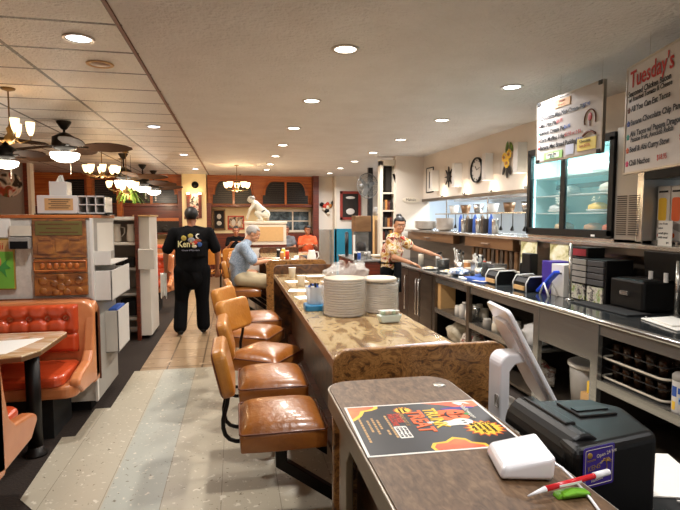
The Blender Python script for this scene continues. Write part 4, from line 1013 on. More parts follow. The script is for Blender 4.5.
o = thing('price_card', 'handwritten white card clipped in front of the juice boxes', 'card', (3.205, 3.31, 1.53))
MB().box(-.003, 0, -.07, .06, -.16, .05).build('card', M_paper, o)
Mc = lambda y, z: frameM((-.005, y, z), (0, -1, 0), (0, 0, 1))
for k, (s_, z) in enumerate((('Live Fruit', .02), ('Juice', -.02), ('small glass', -.07), ('with meal', -.11), ('$4', -.16))):
    text(s_, .022, Mc(.055 if k < 4 else -.02, z*.8+.01), M_ink, o)

# ---------------------------------------------------------------- hanging whiteboards
def board_lines(o, lines, x0, H):
    pass
t = thing('whiteboard', 'smaller hanging whiteboard listing pies in black marker, in front of the fridge', 'whiteboard', (2.6, 4.07, 2.33))
WL, WH = .80, .49
# local: x along the board (towards the camera = -y world), z up; board faces -x world
FM = lambda u, z, d=0: frameM((-.012-d, -u, z), (0, -1, 0), (0, 0, 1))
MB().box(-.008, .008, -WL, 0, -WH/2, WH/2).build('panel', M_board, t)
s = MB(); s.box(-.013, .013, -WL-.012, .012, WH/2, WH/2+.014).box(-.013, .013, -WL-.012, .012, -WH/2-.014, -WH/2).box(-.013, .013, -WL-.014, -WL, -WH/2-.014, WH/2+.014).box(-.013, .013, 0, .014, -WH/2-.014, WH/2+.014)
s.build('frame', M_alu, t)
for y in (-.02, -WL+.02):
    for z in (-WH/2, WH/2): MB().box(-.016, .016, y-.022, y+.022, z-.016, z+.016).build('corner_cap', M_black, t, bevel=.003)
for y in (-.3, -.78): MB().tube([(0, y, WH/2+.01), (0, y, SMOOTH_Z-2.33)], .0015, 6).build('hanging_wire', M_alu, t)
for k, (mk, s_, pr) in enumerate(((M_inkpink, 'Chocolate Mac Nut Cream Pie', '$7.95'), (M_inkred, 'Mac Nut Pie', '$6.95'), (M_inkgreen, 'Lemon Cream Pie', '$6.95'), (M_inkorange, 'Corn Muffins 1 for', '$3.50 or 2 $6'), (M_inkred, 'Banana Mac Bread Pudding', '$7.25'))):
    z = .115-k*.062
    MB().ell((-.009, -.028, z), (.003, .012, .010), 8).build('bullet', mk, t, smooth=True)
    tx = text(s_, .050, FM(.045, z), M_ink, t, bold=.0012, sx=.90)
    wdt = max(v.co.x for v in tx.data.vertices)*.86
    text(pr, .040, FM(.055+wdt, z+.004), M_inkblue if k % 2 == 0 else M_inkred, t, sx=.9)
MB().box(-.014, -.008, -.44, -.24, .165, .225).build('header_card', simple('peach_card', '#f2c48c', .6), t)
text('SWEETS', .022, FM(.30, .21, .004), M_inkred, t); text('O or 1', .030, FM(.29, .183, .004), M_inkorange, t)
MB().tube([(-.010, -.675-.062*math.cos(a), -.0+.075*math.sin(a)) for a in [PI*(k/14*1.25-.12) for k in range(15)]], .005, 6).build('round_emblem', M_piping, t)
MB().ell((-.010, -.675, .02), (.003, .022, .032), 12).build('round_emblem', M_inkred, t)
MB().cone((-.010, -.675, .0), (-.010, -.675, -.045), .004, n=6).build('round_emblem', M_piping, t)
MB().tube([(-.010, -.60-.02*k, -.085+.0045*(k-3.5)**2*-.5) for k in range(8)], .009, 6).build('emblem_ribbon', M_piping, t)
MB().box(-.013, -.008, -.36, -.11, -.24, -.18).build('green_card', simple('pale_green_card', '#9ac97f', .6), t)
MB().box(-.014, -.009, -.32, -.15, -.232, -.19).build('green_card_centre', M_paper, t)
text('Green Tea', .028, FM(.16, -.200, .004), M_ink, t); text('$5.95', .026, FM(.20, -.222, .004), M_inkgreen, t)
MB().box(-.013, -.008, -.75, -.54, -.22, -.13).build('yellow_card', simple('pale_yellow_card', '#ecd97a', .6), t)
text('Chocolate', .030, FM(.57, -.15, .004), M_ink, t); text('Lava $7.95', .028, FM(.57, -.185, .004), M_inkred, t)
MB().box(-.012, -.009, -.50, -.40, -.23, -.15).build('blue_note', simple('pale_blue_note', '#c3c9dc', .6), t)

ang = math.radians(15.4)
t = thing('whiteboard', 'larger hanging whiteboard headed Tuesday\'s, cut off by the frame', 'whiteboard', (2.60, 3.03, 2.245), -ang)
WL, WH = 1.15, .68
MB().box(-.008, .008, -WL, 0, -WH/2, WH/2).build('panel', M_board, t)
s = MB(); s.box(-.013, .013, -WL-.012, .012, WH/2, WH/2+.014).box(-.013, .013, -WL-.012, .012, -WH/2-.014, -WH/2).box(-.013, .013, -WL-.014, -WL, -WH/2-.014, WH/2+.014).box(-.013, .013, 0, .014, -WH/2-.014, WH/2+.014)
s.build('frame', M_alu, t)
for y in (-.25, -.9): MB().tube([(0, y, WH/2+.01), (0, y, SMOOTH_Z-2.245)], .0015, 6).build('hanging_wire', M_alu, t)
text("Tuesday's", .15, FM(.04, .255), M_inkred, t, bold=.002, sx=.85); text('Specials', .12, FM(.72, .255), M_inkred, t, bold=.002, sx=.72)
for k, (mk, l1, l2, pr) in enumerate(((None, 'Seasoned Chicken Bacon', 'w/ Roasted Tomato & Cheese', ''), (M_piping, 'All You Can Eat Tacos', '', '$18.95'), (M_inkblue, 'Banana Chocolate Chip Pancake', '', ''),
                                      (M_inkgreen, 'Ahi Tacos w/ Papaya Dragon', 'Passion Fruit, Avocado Relish', ''), (M_inkorange, 'Beef & Ahi Curry Stew', '', '$18.95'), (M_inkpink, 'Chili Nachos', '', '$18.95'))):
    z = .155-k*.088
    if mk:
        s = MB()
        for q in range(5): a = 2*PI*q/5+PI/2; s.ell((-.009, -.032-.012*math.cos(a), z+.012*math.sin(a)), (.003, .009, .009), 6)
        s.build('bullet', mk, t, smooth=True)
    text(l1, .052, FM(.065 if mk else .02, z+(.013 if l2 else 0)), M_ink, t, bold=.0010, sx=.94)
    if l2: text(l2, .044, FM(.075 if mk else .03, z-.025), M_ink, t, bold=.0008, sx=.92)
    if pr: text(pr, .048, FM((.62, .40)[k == 5] if k > 3 else .66, z), M_inkred, t, sx=.8)

# ---------------------------------------------------------------- wall decoration over the pass
for k, (y, z, h) in enumerate(((8.55, 2.26, .34), (7.62, 2.28, .36), (6.62, 2.31, .36), (5.80, 2.34, .36))):
    o = thing('wall_lightbox', ('small white wall box over the pass, next to the black picture frame', 'white wall box next to the star-shaped decoration', 'white wall box overlapping the round clock', 'white wall box beside the sunflower decoration')[k], 'wall box', (3.5, y, z), 0, 'white boxes on the wall over the pass')
    MB().box(-.13, 0, -.10, .0, -h/2, h/2).build('body', M_white, o, bevel=.006)
    MB().box(-.132, -.0, -.102, .002, -h/2-.012, -h/2).build('lower_edge', M_paper, o)
o = thing('wall_clock', 'round black rimmed clock on the wall over the pass', 'clock', (3.49, 6.98, 2.30))
Mx = Matrix.Rotation(-PI/2, 4, 'Y')
MB().lathe([(.165, 0), (.185, .0), (.185, .03), (.165, .035), (.165, 0)], n=36, M=Mx, caps=False).build('rim', M_black, o, smooth=True)
MB().lathe([(0, .01), (.168, .01)], n=36, M=Mx, caps=False).build('dial', M_whitem, o)
for k in range(12):
    a = k*PI/6; MB().cone((-.014, .13*math.sin(a), .13*math.cos(a)), (-.014, .15*math.sin(a), .15*math.cos(a)), .006, n=6).build('hour_mark', M_black, o)
MB().cone((-.016, 0, 0), (-.016, .05, .06), .005, n=6).cone((-.017, 0, 0), (-.017, -.09, .03), .004, n=6).build('hand', M_black, o)
o = thing('star_decoration', 'black star-shaped ornament on the wall between two white boxes', 'ornament', (3.485, 8.0, 2.28))
s = MB()
for k in range(8):
    a = k*PI/4; s.prism([(.05*math.cos(a-.3), .05*math.sin(a-.3)), (.17*math.cos(a), .17*math.sin(a)), (.05*math.cos(a+.3), .05*math.sin(a+.3))], -.01, .01, 'x')
s.build('points', M_black, o); MB().ell((0, 0, 0), (.015, .08, .08), 14).build('centre', M_dark, o, smooth=True)
o = thing('picture_frame', 'black picture frame with a narrow dark print at the wall corner', 'picture frame', (3.49, 8.85, 2.29))
MB().tube([(0, y, z) for y, z in rrect(-.16, .16, -.22, .22, .01, 2)], .012, 6, True).build('frame', M_black, o)
MB().box(-.002, .006, -.15, .15, -.21, .21).build('mount', M_wallwhite, o); MB().box(-.006, -.001, -.03, .03, -.15, .15).build('print', M_dark, o)
o = thing('sunflower_decoration', 'yellow sunflower ornament with dark leaves on the wall over the pass', 'ornament', (3.485, 6.12, 2.36))
for k, (y, z) in enumerate(((.06, .03), (-.05, .06), (.0, -.05))):
    s = MB()
    for q in range(10):
        a = q*PI/5; s.ell((-.02, y+.045*math.cos(a), z+.045*math.sin(a)), (.006, .022, .016), 8, rot=(a, 0, 0))
    fl_ = s.build('flower', M_yellow, o, smooth=True); MB().ell((-.03, y, z), (.012, .022, .022), 10).build('centre', M_brown, fl_, smooth=True)
for k, (y, z, a) in enumerate(((.08, -.13, .5), (-.06, -.14, -.5), (.0, -.17, 0), (.02, .16, .3), (-.09, .15, -.6))):
    MB().ell((-.01, y, z), (.006, .035, .075), 10, rot=(a, 0, 0)).build('leaf', M_leaf if k > 2 else M_dark, o, smooth=True)
for k, y in enumerate((7.35, 6.42, 8.25)):
    o = thing('louver_vent', ('pale louvered vent beside the clock', 'pale louvered vent between clock and sunflower', 'pale louvered vent between the star and the frame')[k], 'vent', (3.495, y, 2.33), 0, 'louvered vents over the pass')
    s = MB().box(-.004, .004, -.10, .10, -.15, .15)
    for q in range(9): s.box(-.014, -.002, -.09, .09, -.14+q*.032, -.128+q*.032)
    s.build('grille', M_wallpaint, o)
o = thing('oval_sign', 'small pale oval name sign on the wall behind the server', 'sign', (3.25, 9.19, 1.94))
MB().prism([(.17*math.cos(2*PI*k/28), .05*math.sin(2*PI*k/28)) for k in range(28)], -.012, 0, 'y').build('plate', M_cream, o, bevel=.004)
text('Mahalo', .07, frameM((0, -.0135, 0), (1, 0, 0), (0, 0, 1)), M_ink, o, align='CENTER')
for k in range(4):
    o = thing('pass_spotlight', ORD[k]+' small steel spotlight on top of the lintel of the pass, counted from the fridge', 'spotlight', (3.455, 5.65+k*.85, 1.957), 0, 'spotlights on the lintel')
    MB().lathe([(.02, 0), (.028, .03), (.024, .03), (.016, .005)], n=14).build('body', M_steelb, o, smooth=True); MB().lathe([(0, .028), (.022, .028)], n=14, caps=False).build('bulb', M_bulb, o)
    point_lamp('spot_lamp', (3.43, 5.65+k*.85, 2.02), 2.2, (1, .88, .72), .02)

# ---------------------------------------------------------------- loose clutter on the service counter and shelves
for k, (x, y, w_, d, h, m, rz, lab) in enumerate((
        (2.72, 5.95, .09, .07, .012, M_paper, .3, 'white order pad lying between the blue bag and the plates'),
        (2.62, 5.50, .06, .09, .010, M_paper, -.2, 'white slip of paper at the edge of the steel counter'),
        (3.02, 6.25, .05, .06, .14, M_brown, .1, 'brown carton against the wall behind the plates of food'),
        (3.08, 6.02, .04, .05, .18, M_whitem, .0, 'tall white carton against the wall near the cutlery bin'),
        (2.92, 6.0, .05, .05, .07, M_steelb, .5, 'short square steel tin behind the blue and white bag'),
        (3.05, 5.18, .07, .10, .10, M_gray, .0, 'grey box against the wall between the condiments and the black device'),
        (2.62, 5.12, .05, .08, .015, M_inkblue, .4, 'small blue booklet in front of the farther napkin dispenser'),
        (3.10, 4.45, .05, .09, .12, M_dark, .0, 'dark box against the wall behind the nearer napkin dispenser'))):
    o = thing(('order_pad', 'paper_slip', 'carton', 'carton', 'tin', 'storage_box', 'booklet', 'storage_box')[k], lab, ('pad', 'paper', 'carton', 'carton', 'tin', 'box', 'booklet', 'box')[k], (x, y, .901), rz)
    MB().box(-w_, w_, -d, d, 0, h*.8).build('body', m, o, bevel=.003); MB().box(-w_*.96, w_*.96, -d*.96, d*.96, h*.8, h).build('cover', M_cream if m is not M_paper else M_paper, o)
for k, (x, y) in enumerate(((2.84, 6.12), (2.98, 6.5), (2.75, 5.42))):
    o = thing('utensil_jar', ('steel jar of upright utensils behind the blue and white bag', 'steel jar of utensils near the small pot', 'low steel jar of utensils in front of the cutlery bins')[k], 'utensil jar', (x, y, .901))
    MB().lathe([(0, 0), (.045, 0), (.05, .13), (.047, .13), (.042, .006), (0, .006)], n=20).build('jar', M_steelb, o, smooth=True)
    for q in range(5):
        a = q*1.3; MB().cone((.015*math.cos(a), .015*math.sin(a), .01), (.045*math.cos(a), .045*math.sin(a), .22+.02*(q % 3)), .005, n=6).ell((.046*math.cos(a), .046*math.sin(a), .23+.02*(q % 3)), (.014, .014, .022), 8).build('utensil', (M_steelb, M_black, M_whitem)[q % 3], o, smooth=True)

# ---------------------------------------------------------------- bagged plates and things on the dining counter
TZ = .8975
def plate_stack(x, y, n, r, dz, label, grp, m, z0=TZ):
    b0 = None
    for k in range(n):
        if b0 is None:
            b0 = tag(MB().lathe([(0, 0), (r*.62, 0), (r*.93, .010), (r*.985, .006), (r, .008), (r, .019), (r*.985, .021), (r*.93, .018), (r*.6, .005), (0, .005)], n=32).build('paper_plate', m, None, smooth=True, loc=(x, y, z0)), label, 'plate', grp)
        else:
            c = b0.copy(); C.objects.link(c); c.location = (x+random.uniform(-.0015, .0015), y+random.uniform(-.0015, .0015), z0+k*dz); c.rotation_euler = (0, 0, random.uniform(0, 6))
random.seed(5)
plate_stack(.775, 3.62, 15, .150, .0178, 'pale plate in the taller bagged pile on the dining counter', 'plates in the taller bag', M_plate)
plate_stack(1.072, 3.68, 13, .125, .0165, 'pale plate in the lower bagged pile beside the white lid', 'plates in the lower bag', M_plate)
def bag(x, y, r, h, lab, flare, seed, tie=False):
    s = MB(); n = 64; rings = []
    prof = [(1.05, .004)] + [(1.055, h*q_/9) for q_ in range(1, 9)] + [(1.06, h)] + flare
    for j, (rr, z) in enumerate(prof):
        ring = []
        for k in range(n):
            a = 2*PI*k/n; q = noise.noise(V((math.cos(a)*3+seed, math.sin(a)*3, z*9)))
            q2 = noise.noise(V((math.cos(a)*9+seed, math.sin(a)*9, z*30))); up_ = z > h*1.01
            R_ = r*rr*(1+.10*abs(q)+.05*abs(q2)+((.22*q+.10*q2) if up_ else 0)); ring.append(s.bm.verts.new((R_*math.cos(a)+(.35*(z-h) if up_ else 0), R_*math.sin(a), z+((.06*q+.03*q2) if up_ else 0))))
        rings.append(ring)
    for A, B in zip(rings, rings[1:]):
        for k in range(n): s.bm.faces.new((A[k], A[(k+1) % n], B[(k+1) % n], B[k]))
    return tag(s.build('plastic_bag', M_bag, None, smooth=True, loc=(x, y, TZ), sub=1), lab, 'bag')
bag(.775, 3.62, .148, .275, 'clear plastic bag around the taller pile of plates, its open top crumpled', [(1.03, .295), (1.02, .315), (.98, .335), (.90, .355), (.72, .365), (.45, .36)], 2)
bag(1.072, 3.68, .122, .215, 'clear plastic bag around the lower pile of plates', [(1.0, .222), (.9, .226)], 9)
o = tag(MB().lathe([(0, .012), (.118, .012), (.124, .0), (.130, .002), (.130, .020), (.118, .028), (0, .030)], n=36).build('white_lid', M_plate, None, smooth=True, loc=(1.06, 3.68, TZ+.232)), 'round white lid resting on top of the lower bagged plates', 'lid')
o.name = 'round_lid'
def caddy(x, y, rz, lab):
    o = thing('creamer_caddy', lab, 'caddy', (x, y, TZ), rz)
    MB().prism([(-.065, 0), (.065, 0), (.085, .055), (-.085, .055)], -.035, .035, 'y').build('tray', simple('pale_green_plastic', '#cfd6c6', .4), o, bevel=.012, seg=3)
    random.seed(4)
    for k in range(9):
        c_ = tag(MB().lathe([(0, 0), (.013, 0), (.018, .022), (.019, .024), (0, .025)], n=12).build('creamer_cup', M_white if k % 3 else simple('mint_plastic', '#bcd4c4', .4), None, smooth=True, loc=(x+(-.05+(k % 5)*.025)*math.cos(rz)-(k//5*.03-.015)*math.sin(rz), y+(-.05+(k % 5)*.025)*math.sin(rz)+(k//5*.03-.015)*math.cos(rz), TZ+.057)), 'tiny creamer cup heaped in the pale green caddy', 'creamer', 'creamer cups in the caddy')
    return o
caddy(1.01, 3.27, .1, 'pale green creamer caddy in front of the bagged plates')
o = thing('blue_bowl', 'blue basin under the clear tub at the edge of the dining counter', 'basin', (.585, 3.86, TZ))
MB().prism(rrect(-.075, .095, -.10, .075, .03, 4), .0, .045).build('basin', M_teal, o, bevel=.008)
o = thing('clear_tub', 'clear plastic tub of wrapped cutlery standing in the blue basin', 'tub', (.60, 3.86, TZ+.046))
MB().lathe([(0, 0), (.065, 0), (.08, .13), (.084, .135), (.080, .13), (.063, .005), (0, .005)], n=24).build('tub', clearmat('cloudy_plastic', '#dfe3e6', .45, .15), o, smooth=True)
for q in range(12):
    random.seed(q+30); a = random.uniform(0, 6.28); rr = random.uniform(0, .04)
    MB().box(-.02, .02, -.002, .002, 0, .016, Matrix.Translation((rr*math.cos(a), rr*math.sin(a), .12+.01*(q % 3))) @ Euler((a, q, a)).to_matrix().to_4x4()).build('packet', (M_paper, M_inkblue, M_black)[q % 3], o)
MB().cone((-.02, 0, .01), (-.02, 0, .115), .025, n=10).cone((.03, .02, .01), (.03, .02, .115), .025, n=10).build('cutlery_roll', M_gray, o)
for k, (x, y, lab) in enumerate(((.66, 6.05, 'white paper cup near the far end of the dining counter'), (.66, 5.2, 'white paper cup closer to the blue basin'))):
    tag(MB().lathe([(0, 0), (.032, 0), (.044, .11), (.046, .112), (.042, .11), (.03, .005), (0, .005)], n=20).build('paper_cup', M_paper, None, smooth=True, loc=(x, y, TZ)), lab, 'cup', 'paper cups on the dining counter')
for k, (x, y, rz) in enumerate(((.66, 5.6, .1), (.62, 4.9, -.2), (.64, 4.45, .15), (.95, 6.1, 0), (1.05, 5.5, .1))):
    tag(MB().box(-.12, .12, -.09, .09, 0, .003).build('paper_napkin', M_paper, None, M=Matrix.Translation((x, y, TZ+(.0 if k not in (0,) else .0))) @ Matrix.Rotation(rz, 4, 'Z')), ORD[4-k]+' white paper sheet lying along the dining counter, counted from the blue basin side' if k < 3 else ('white paper sheet at the far inner corner of the dining counter', 'white paper sheet behind the taller bagged plates')[k-3], 'paper', 'papers on the dining counter')
tag(MB().box(-.16, .16, -.05, .05, 0, .003).box(-.10, .05, -.03, .03, .003, .004).build('flyer', noisy('flyer_print', [(.4, '#e8e4e6'), (.55, '#a9a0b8'), (.65, '#e8e4e6')], 30, 2, rough=.5), None, M=Matrix.Translation((1.02, 2.62, TZ)) @ Matrix.Rotation(.15, 4, 'Z')), 'white flyer with small violet print at the near end of the dining counter', 'flyer')

# second counter clutter and its visitors' things
for k, (x, y, m, lab) in enumerate(((.62, 7.35, M_paper, 'white paper cup in front of the grey-haired man'), (.85, 7.6, M_china, 'white sugar jar past the man\'s hands'), (.95, 8.1, M_china, 'white mug farther along the second counter'))):
    tag(MB().lathe([(0, 0), (.035, 0), (.04, .10), (.036, .10), (.03, .006), (0, .006)], n=18).build('cup', m, None, smooth=True, loc=(x, y, TZ)), lab, 'cup')
for k in range(4):
    jar(.75+.12*(k % 2), 8.4+.35*k, TZ, .035, .15, (M_brown, M_red, M_black, M_yellow)[k], ('brown bottle', 'red bottle', 'black bottle', 'yellow bottle')[k]+' standing on the second counter', None, 'bottle')
o = thing('water_jug', 'white water jug with a handle on the second counter under the orange visitors', 'jug', (1.17, 7.9, TZ))
MB().lathe([(.06, 0), (.075, .02), (.07, .12), (.05, .18), (.055, .2), (.045, .2), (.06, .1), (.06, .01), (0, .01)], n=24).build('body', M_china, o, smooth=True)
MB().tube([(.05, 0, .17), (.10, 0, .17), (.11, 0, .10), (.07, 0, .04)], .009, 6).build('handle', M_china, o, smooth=True)
for k, (x, y, rz) in enumerate(((.64, 7.75, .3), (.80, 9.0, .1))):
    tag(MB().box(-.13, .13, -.09, .09, 0, .004).build('paper_menu', M_paper, None, M=Matrix.Translation((x, y, TZ)) @ Matrix.Rotation(rz, 4, 'Z')), ('white paper under the grey-haired man\'s hands', 'white paper sheet on the far part of the second counter')[k], 'paper')

# ---------------------------------------------------------------- on the pay counter
o = thing('event_poster', 'black and orange trunk or treat poster lying on the pay counter', 'poster', (.585, 1.475, PZ), math.radians(-2))
PW, PH = .185, .235      # half width (along y), half height (along x); text reads towards the camera
PM = lambda u, v_, d=0: frameM((v_, -u, .0022+d), (0, -1, 0), (1, 0, 0))
def flat(pts, z0, z1, m, nm): return MB().prism([(v_, -u) for u, v_ in pts], z0, z1).build(nm, m, o)
MB().box(-PH, PH, -PW, PW, 0, .0016).build('sheet', M_paper, o)
M_pblk = simple('poster_black', '#26262a', .35)
MB().box(-PH+.008, PH-.008, -PW+.008, PW-.008, .0016, .0020).build('black_field', M_pblk, o)
M_glowor = noisy('poster_orange', [(.35, '#f0552a'), (.6, '#f57a3c'), (.75, '#f8a04e')], 9, 3, .5, rough=.4)
def blob(cu, cv, ru, rv, m, nm, n=20, z=.0021, wob=0, t0=0, t1=2*PI):
    return flat([(cu+ru*(1+wob*math.sin(5*a))*math.cos(a), cv+rv*(1+wob*math.sin(5*a))*math.sin(a)) for a in [t0+(t1-t0)*k/n for k in range(n)]], z-.0001, z+.0002, m, nm)
e = .008
# corners: u from -PW (far edge) to PW (near edge); v from -PH (left edge) to PH (right edge)
flat([(-PW+e, -PH+e), (-PW+e, -PH+.115), (-PW+.03, -PH+.11), (-PW+.045, -PH+.085), (-PW+.05, -PH+.06), (-PW+.085, -PH+.045), (-PW+.115, -PH+.02), (-PW+.125, -PH+e)], .0020, .0021, M_yellow, 'flame_edge')
flat([(-PW+e, -PH+e), (-PW+e, -PH+.10), (-PW+.022, -PH+.098), (-PW+.036, -PH+.075), (-PW+.042, -PH+.048), (-PW+.075, -PH+.036), (-PW+.10, -PH+.015), (-PW+.108, -PH+e)], .0021, .0023, M_glowor, 'flame')
flat([(PW-e, -.04), (PW-.03, -.045), (PW-.055, -.03), (PW-.06, .01), (PW-.085, .04), (PW-.07, .075), (PW-.045, .085), (PW-.03, .12), (PW-e, .125)], .0020, .0021, M_yellow, 'flame_edge')
flat([(PW-e, -.03), (PW-.028, -.034), (PW-.047, -.022), (PW-.05, .012), (PW-.072, .042), (PW-.06, .07), (PW-.038, .078), (PW-.022, .11), (PW-e, .115)], .0021, .0023, M_glowor, 'flame')
flat([(-PW+e, PH-.20), (-PW+e, PH-e), (-PW+.055, PH-e), (-PW+.075, PH-.045), (-PW+.060, PH-.09), (-PW+.035, PH-.13)], .0020, .0022, M_glowor, 'flame')
blob(-PW+.07, PH-.09, .012, .06, M_purple, 'bat')
flat([(-PW+.02, PH-.09), (-PW+.05, PH-.07), (-PW+.028, PH-.055), (-PW+.04, PH-.03), (-PW+.018, PH-.04), (-PW+.012, PH-.07)], .0023, .0025, M_paper, 'hand_mark')
def star(cu, cv, r, lab, n=16):
    pts = []
    for k in range(2*n): a = PI*k/n; rr = r*(1 if k % 2 else .74); pts.append((cu+rr*math.cos(a), cv+rr*1.1*math.sin(a)))
    flat(pts, .0020, .0023, M_inkorange, 'burst_edge'); flat([(cu+(u-cu)*.85, cv+(v_-cv)*.85) for u, v_ in pts], .0022, .0026, M_yellow, 'burst')
star(-.125, -.045, .032, 'a'); star(.055, .165, .062, 'b')
text('Food', .016, PM(-.142, -.040, .001), M_ink, o); text('Games', .016, PM(-.145, -.055, .001), M_ink, o)
for k, s_ in enumerate(('Costume', 'Contest', 'prizes for', 'all ages')): text(s_, .020, PM(.015, .190-k*.018, .001), M_ink, o)
text('Halloween', .028, PM(-.140, .168, .0012), M_paper, o, sx=1.0)
# pumpkin and ghost
for k in (-1.4, -.7, 0, .7, 1.4): blob(-.062+k*.017, .105-.0*k, (.026 if k == 0 else .022), .052, M_orange if k in (0, 1.4, -1.4) else M_inkorange, 'pumpkin', z=.0023+.00002*abs(k))
blob(-.062, .158, .010, .012, M_green, 'pumpkin_stem', z=.0026)
for du in (-.016, .016): flat([(-.062+du-.009, .118), (-.062+du+.009, .118), (-.062+du, .132)], .0026, .0029, M_ink, 'pumpkin_eye')
flat([(-.092, .10), (-.08, .085), (-.062, .078), (-.044, .085), (-.032, .10), (-.045, .092), (-.062, .088), (-.078, .092)], .0026, .0029, M_ink, 'pumpkin_mouth')
blob(-.002, .115, .026, .036, M_paper, 'ghost', z=.0027); flat([(-.022, .115), (.018, .115), (.024, .05), (.008, .06), (-.004, .045), (-.014, .06)], .0020, .00275, M_paper, 'ghost')
for du in (-.008, .008): blob(-.002+du, .122, .004, .006, M_ink, 'ghost_eye', z=.0030)
text('TRUNK', .060, PM(-.125, .040, .0004), M_yellow, o, bold=.0018, sx=.78); text('&', .030, PM(-.02, .012, .0006), M_paper, o, bold=.0008)
text('TREAT', .072, PM(-.115, -.018, .0008), M_orange, o, bold=.0026, sx=.80)
text('FRIDAY OCT 31', .018, PM(-.100, -.062), M_tan, o, sx=.8)
for k, s_ in enumerate(('ENTRIES', 'WELCOME')): text(s_, .026, PM(-.100, -.078-k*.022), M_red, o, bold=.001, sx=.75)
MB().prism(rrect(-.112, -.072, -.085, .0, .004, 3), .0020, .0024).build('information_box', M_paper, o)
bx = bpy.data.objects[-1] if False else None
for k in range(3): text('5:30 PM to 8:30', .012, PM(.008, -.080-k*.012, .0004), M_ink, o, sx=.9)
for k, (u0, L, v_) in enumerate(((-.09, .17, -.118), (-.06, .07, -.150), (.02, .02, -.135), (-.075, .115, -.165), (-.06, .09, -.182), (-.085, .18, -.205))):
    s = MB(); u = u0; random.seed(k)
    while u < u0+L:
        d = random.uniform(.006, .016); s.box(v_-.0035, v_+.0035, -(u+d), -u, .0020, .0023); u += d+.004
    s.build('printed_line', M_tan, o)

o = thing('counter_bell_cap', 'small round metal cap set in the far corner of the pay counter', 'cap', (.77, 1.83, PZ))
MB().lathe([(0, .003), (.022, .003), (.026, 0)], n=24).build('disc', M_alu, o, smooth=True)
# white card reader
o = thing('card_reader', 'white rounded square card reader on the pay counter', 'card reader', (.718, 1.17, PZ), math.radians(-14))
M_gw = simple('glossy_white', '#f2f1f4', .2, 0, .01, coat=.5)
MB().prism([(-.070, .003), (.064, .003), (.068, .066), (-.060, .036)], -.078, .075, 'y').build('body', M_gw, o, bevel=.013, seg=5, smooth=False)
MB().tube([(.06, -.01, .025), (.075, -.015, .026), (.095, -.04, .02), (.11, -.09, .010), (.115, -.16, .006), (.11, -.24, .006)], .0036, 8).build('cable', M_gw, o, smooth=True)
MB().cone((.06, -.01, .025), (.078, -.016, .026), .007, .006, 12).build('plug', M_gw, o)
# red pen on its green clip
o = thing('green_clip', 'green plastic pen rest under the red pen', 'pen rest', (.765, 1.02, PZ))
MB().prism([(-.045, 0), (.045, 0), (.04, .010), (.0, .016), (-.04, .010)], -.012, .012, 'y').build('body', simple('lime_plastic', '#6fae2c', .3), o, bevel=.003)
MB().prism([(-.035, .009), (.035, .009), (.03, .014), (.0, .018), (-.03, .014)], -.02, .005, 'y').build('rim', simple('lime_plastic', '#6fae2c', .3), o, bevel=.003)
o = thing('red_pen', 'red pen with white ends lying across the green rest', 'pen', (.765, 1.03, PZ+.024), math.radians(8))
MB().cone((-.07, 0, 0), (.075, 0, .006), .0065, n=16).build('barrel', simple('red_plastic', '#d4242c', .25), o, smooth=True)
MB().cone((-.12, 0, -.008), (-.07, 0, 0), .002, .0068, 16).build('tip', M_gw, o, smooth=True)
MB().cone((.075, 0, .006), (.115, 0, .008), .0078, n=16).ell((.117, 0, .008), .0078, 12).build('cap', M_gw, o, smooth=True)
MB().box(-.035, .03, -.0072, -.0055, .0, .005).build('printed_strip', M_gw, o)

# ---------------------------------------------------------------- receipt printer, tablet, papers on the till cabinet
o = thing('receipt_printer', 'bulky black receipt printer with a purple sticker on its front', 'printer', (1.01, 1.30, .7465), math.radians(0))
MB().prism([(-.155, -.17), (.150, -.115), (.205, .08), (.13, .18), (-.10, .20)], 0, .252).build('body', M_black, o, bevel=.025, seg=4)
s = MB(); arc = [(-.088+.066*math.cos(a), .185+.084*math.sin(a)) for a in [PI*k/12 for k in range(13)]]
s.prism(arc, -.12, .19, 'y'); s.build('paper_hood', M_black, o, bevel=.008, seg=3)
MB().box(-.156, -.150, -.12, .24, .13, .135).build('seam', M_dark, o)
MB().box(-.0, .13, .02, .14, .251, .259).build('top_lid', M_black, o, bevel=.006)
MB().box(.01, .12, .05, .08, .259, .263).build('paper_slot', M_blackmetal, o)
MB().box(-.10, -.066, -.05, .17, .262, .274).build('ridge', M_black, o, bevel=.005)
k_ = frameM((-.078, -.1590, .200), (1, .18, 0), (0, 0, 1))
stk = MB().prism(rrect(-.055, .055, -.055, .055, .006, 4), .0, .0015, 'z', k_).build('purple_sticker', M_purple, o)
MB().tube([k_ @ V((p[0], p[1], .002)) for p in rrect(-.048, .048, -.048, .048, .004, 2)], .0007, 4, True).build('sticker_border', M_cream, stk)
MB().ell(k_ @ V((-.034, .033, .002)), (.009, .002, .008), 10).build('sticker_sun', M_gold, stk, smooth=True)
for k, (s_, u, v_, z_) in enumerate((('House', -.042, .018, .011), ('Open 24 hrs', -.010, .027, .014), ('KENS', -.040, -.004, .019), ('of', .002, .008, .011), ('Pancakes', -.040, -.024, .012), ('Honolulu', -.026, -.038, .011))):
    text(s_, z_, k_ @ Matrix.Translation((u, v_, .0022)) @ Matrix.Rotation(.12, 4, 'Z'), M_gold if k % 2 == 0 else M_cream, stk, ext=.0002)
pt = MB().tube([k_ @ V((.026+.003*math.sin(q), -.028+.012*q, .002)) for q in range(4)], .0014, 5)
for a in (.2, .9, 1.6, 2.3, 3.0, -.3): pt.tube([k_ @ V((.026, .010, .002)), k_ @ V((.026+.010*math.cos(a), .010+.008*math.sin(a)+.002, .002)), k_ @ V((.026+.018*math.cos(a), .008+.010*math.sin(a), .002))], .0013, 4)
pt.build('sticker_palm', M_gold, stk)
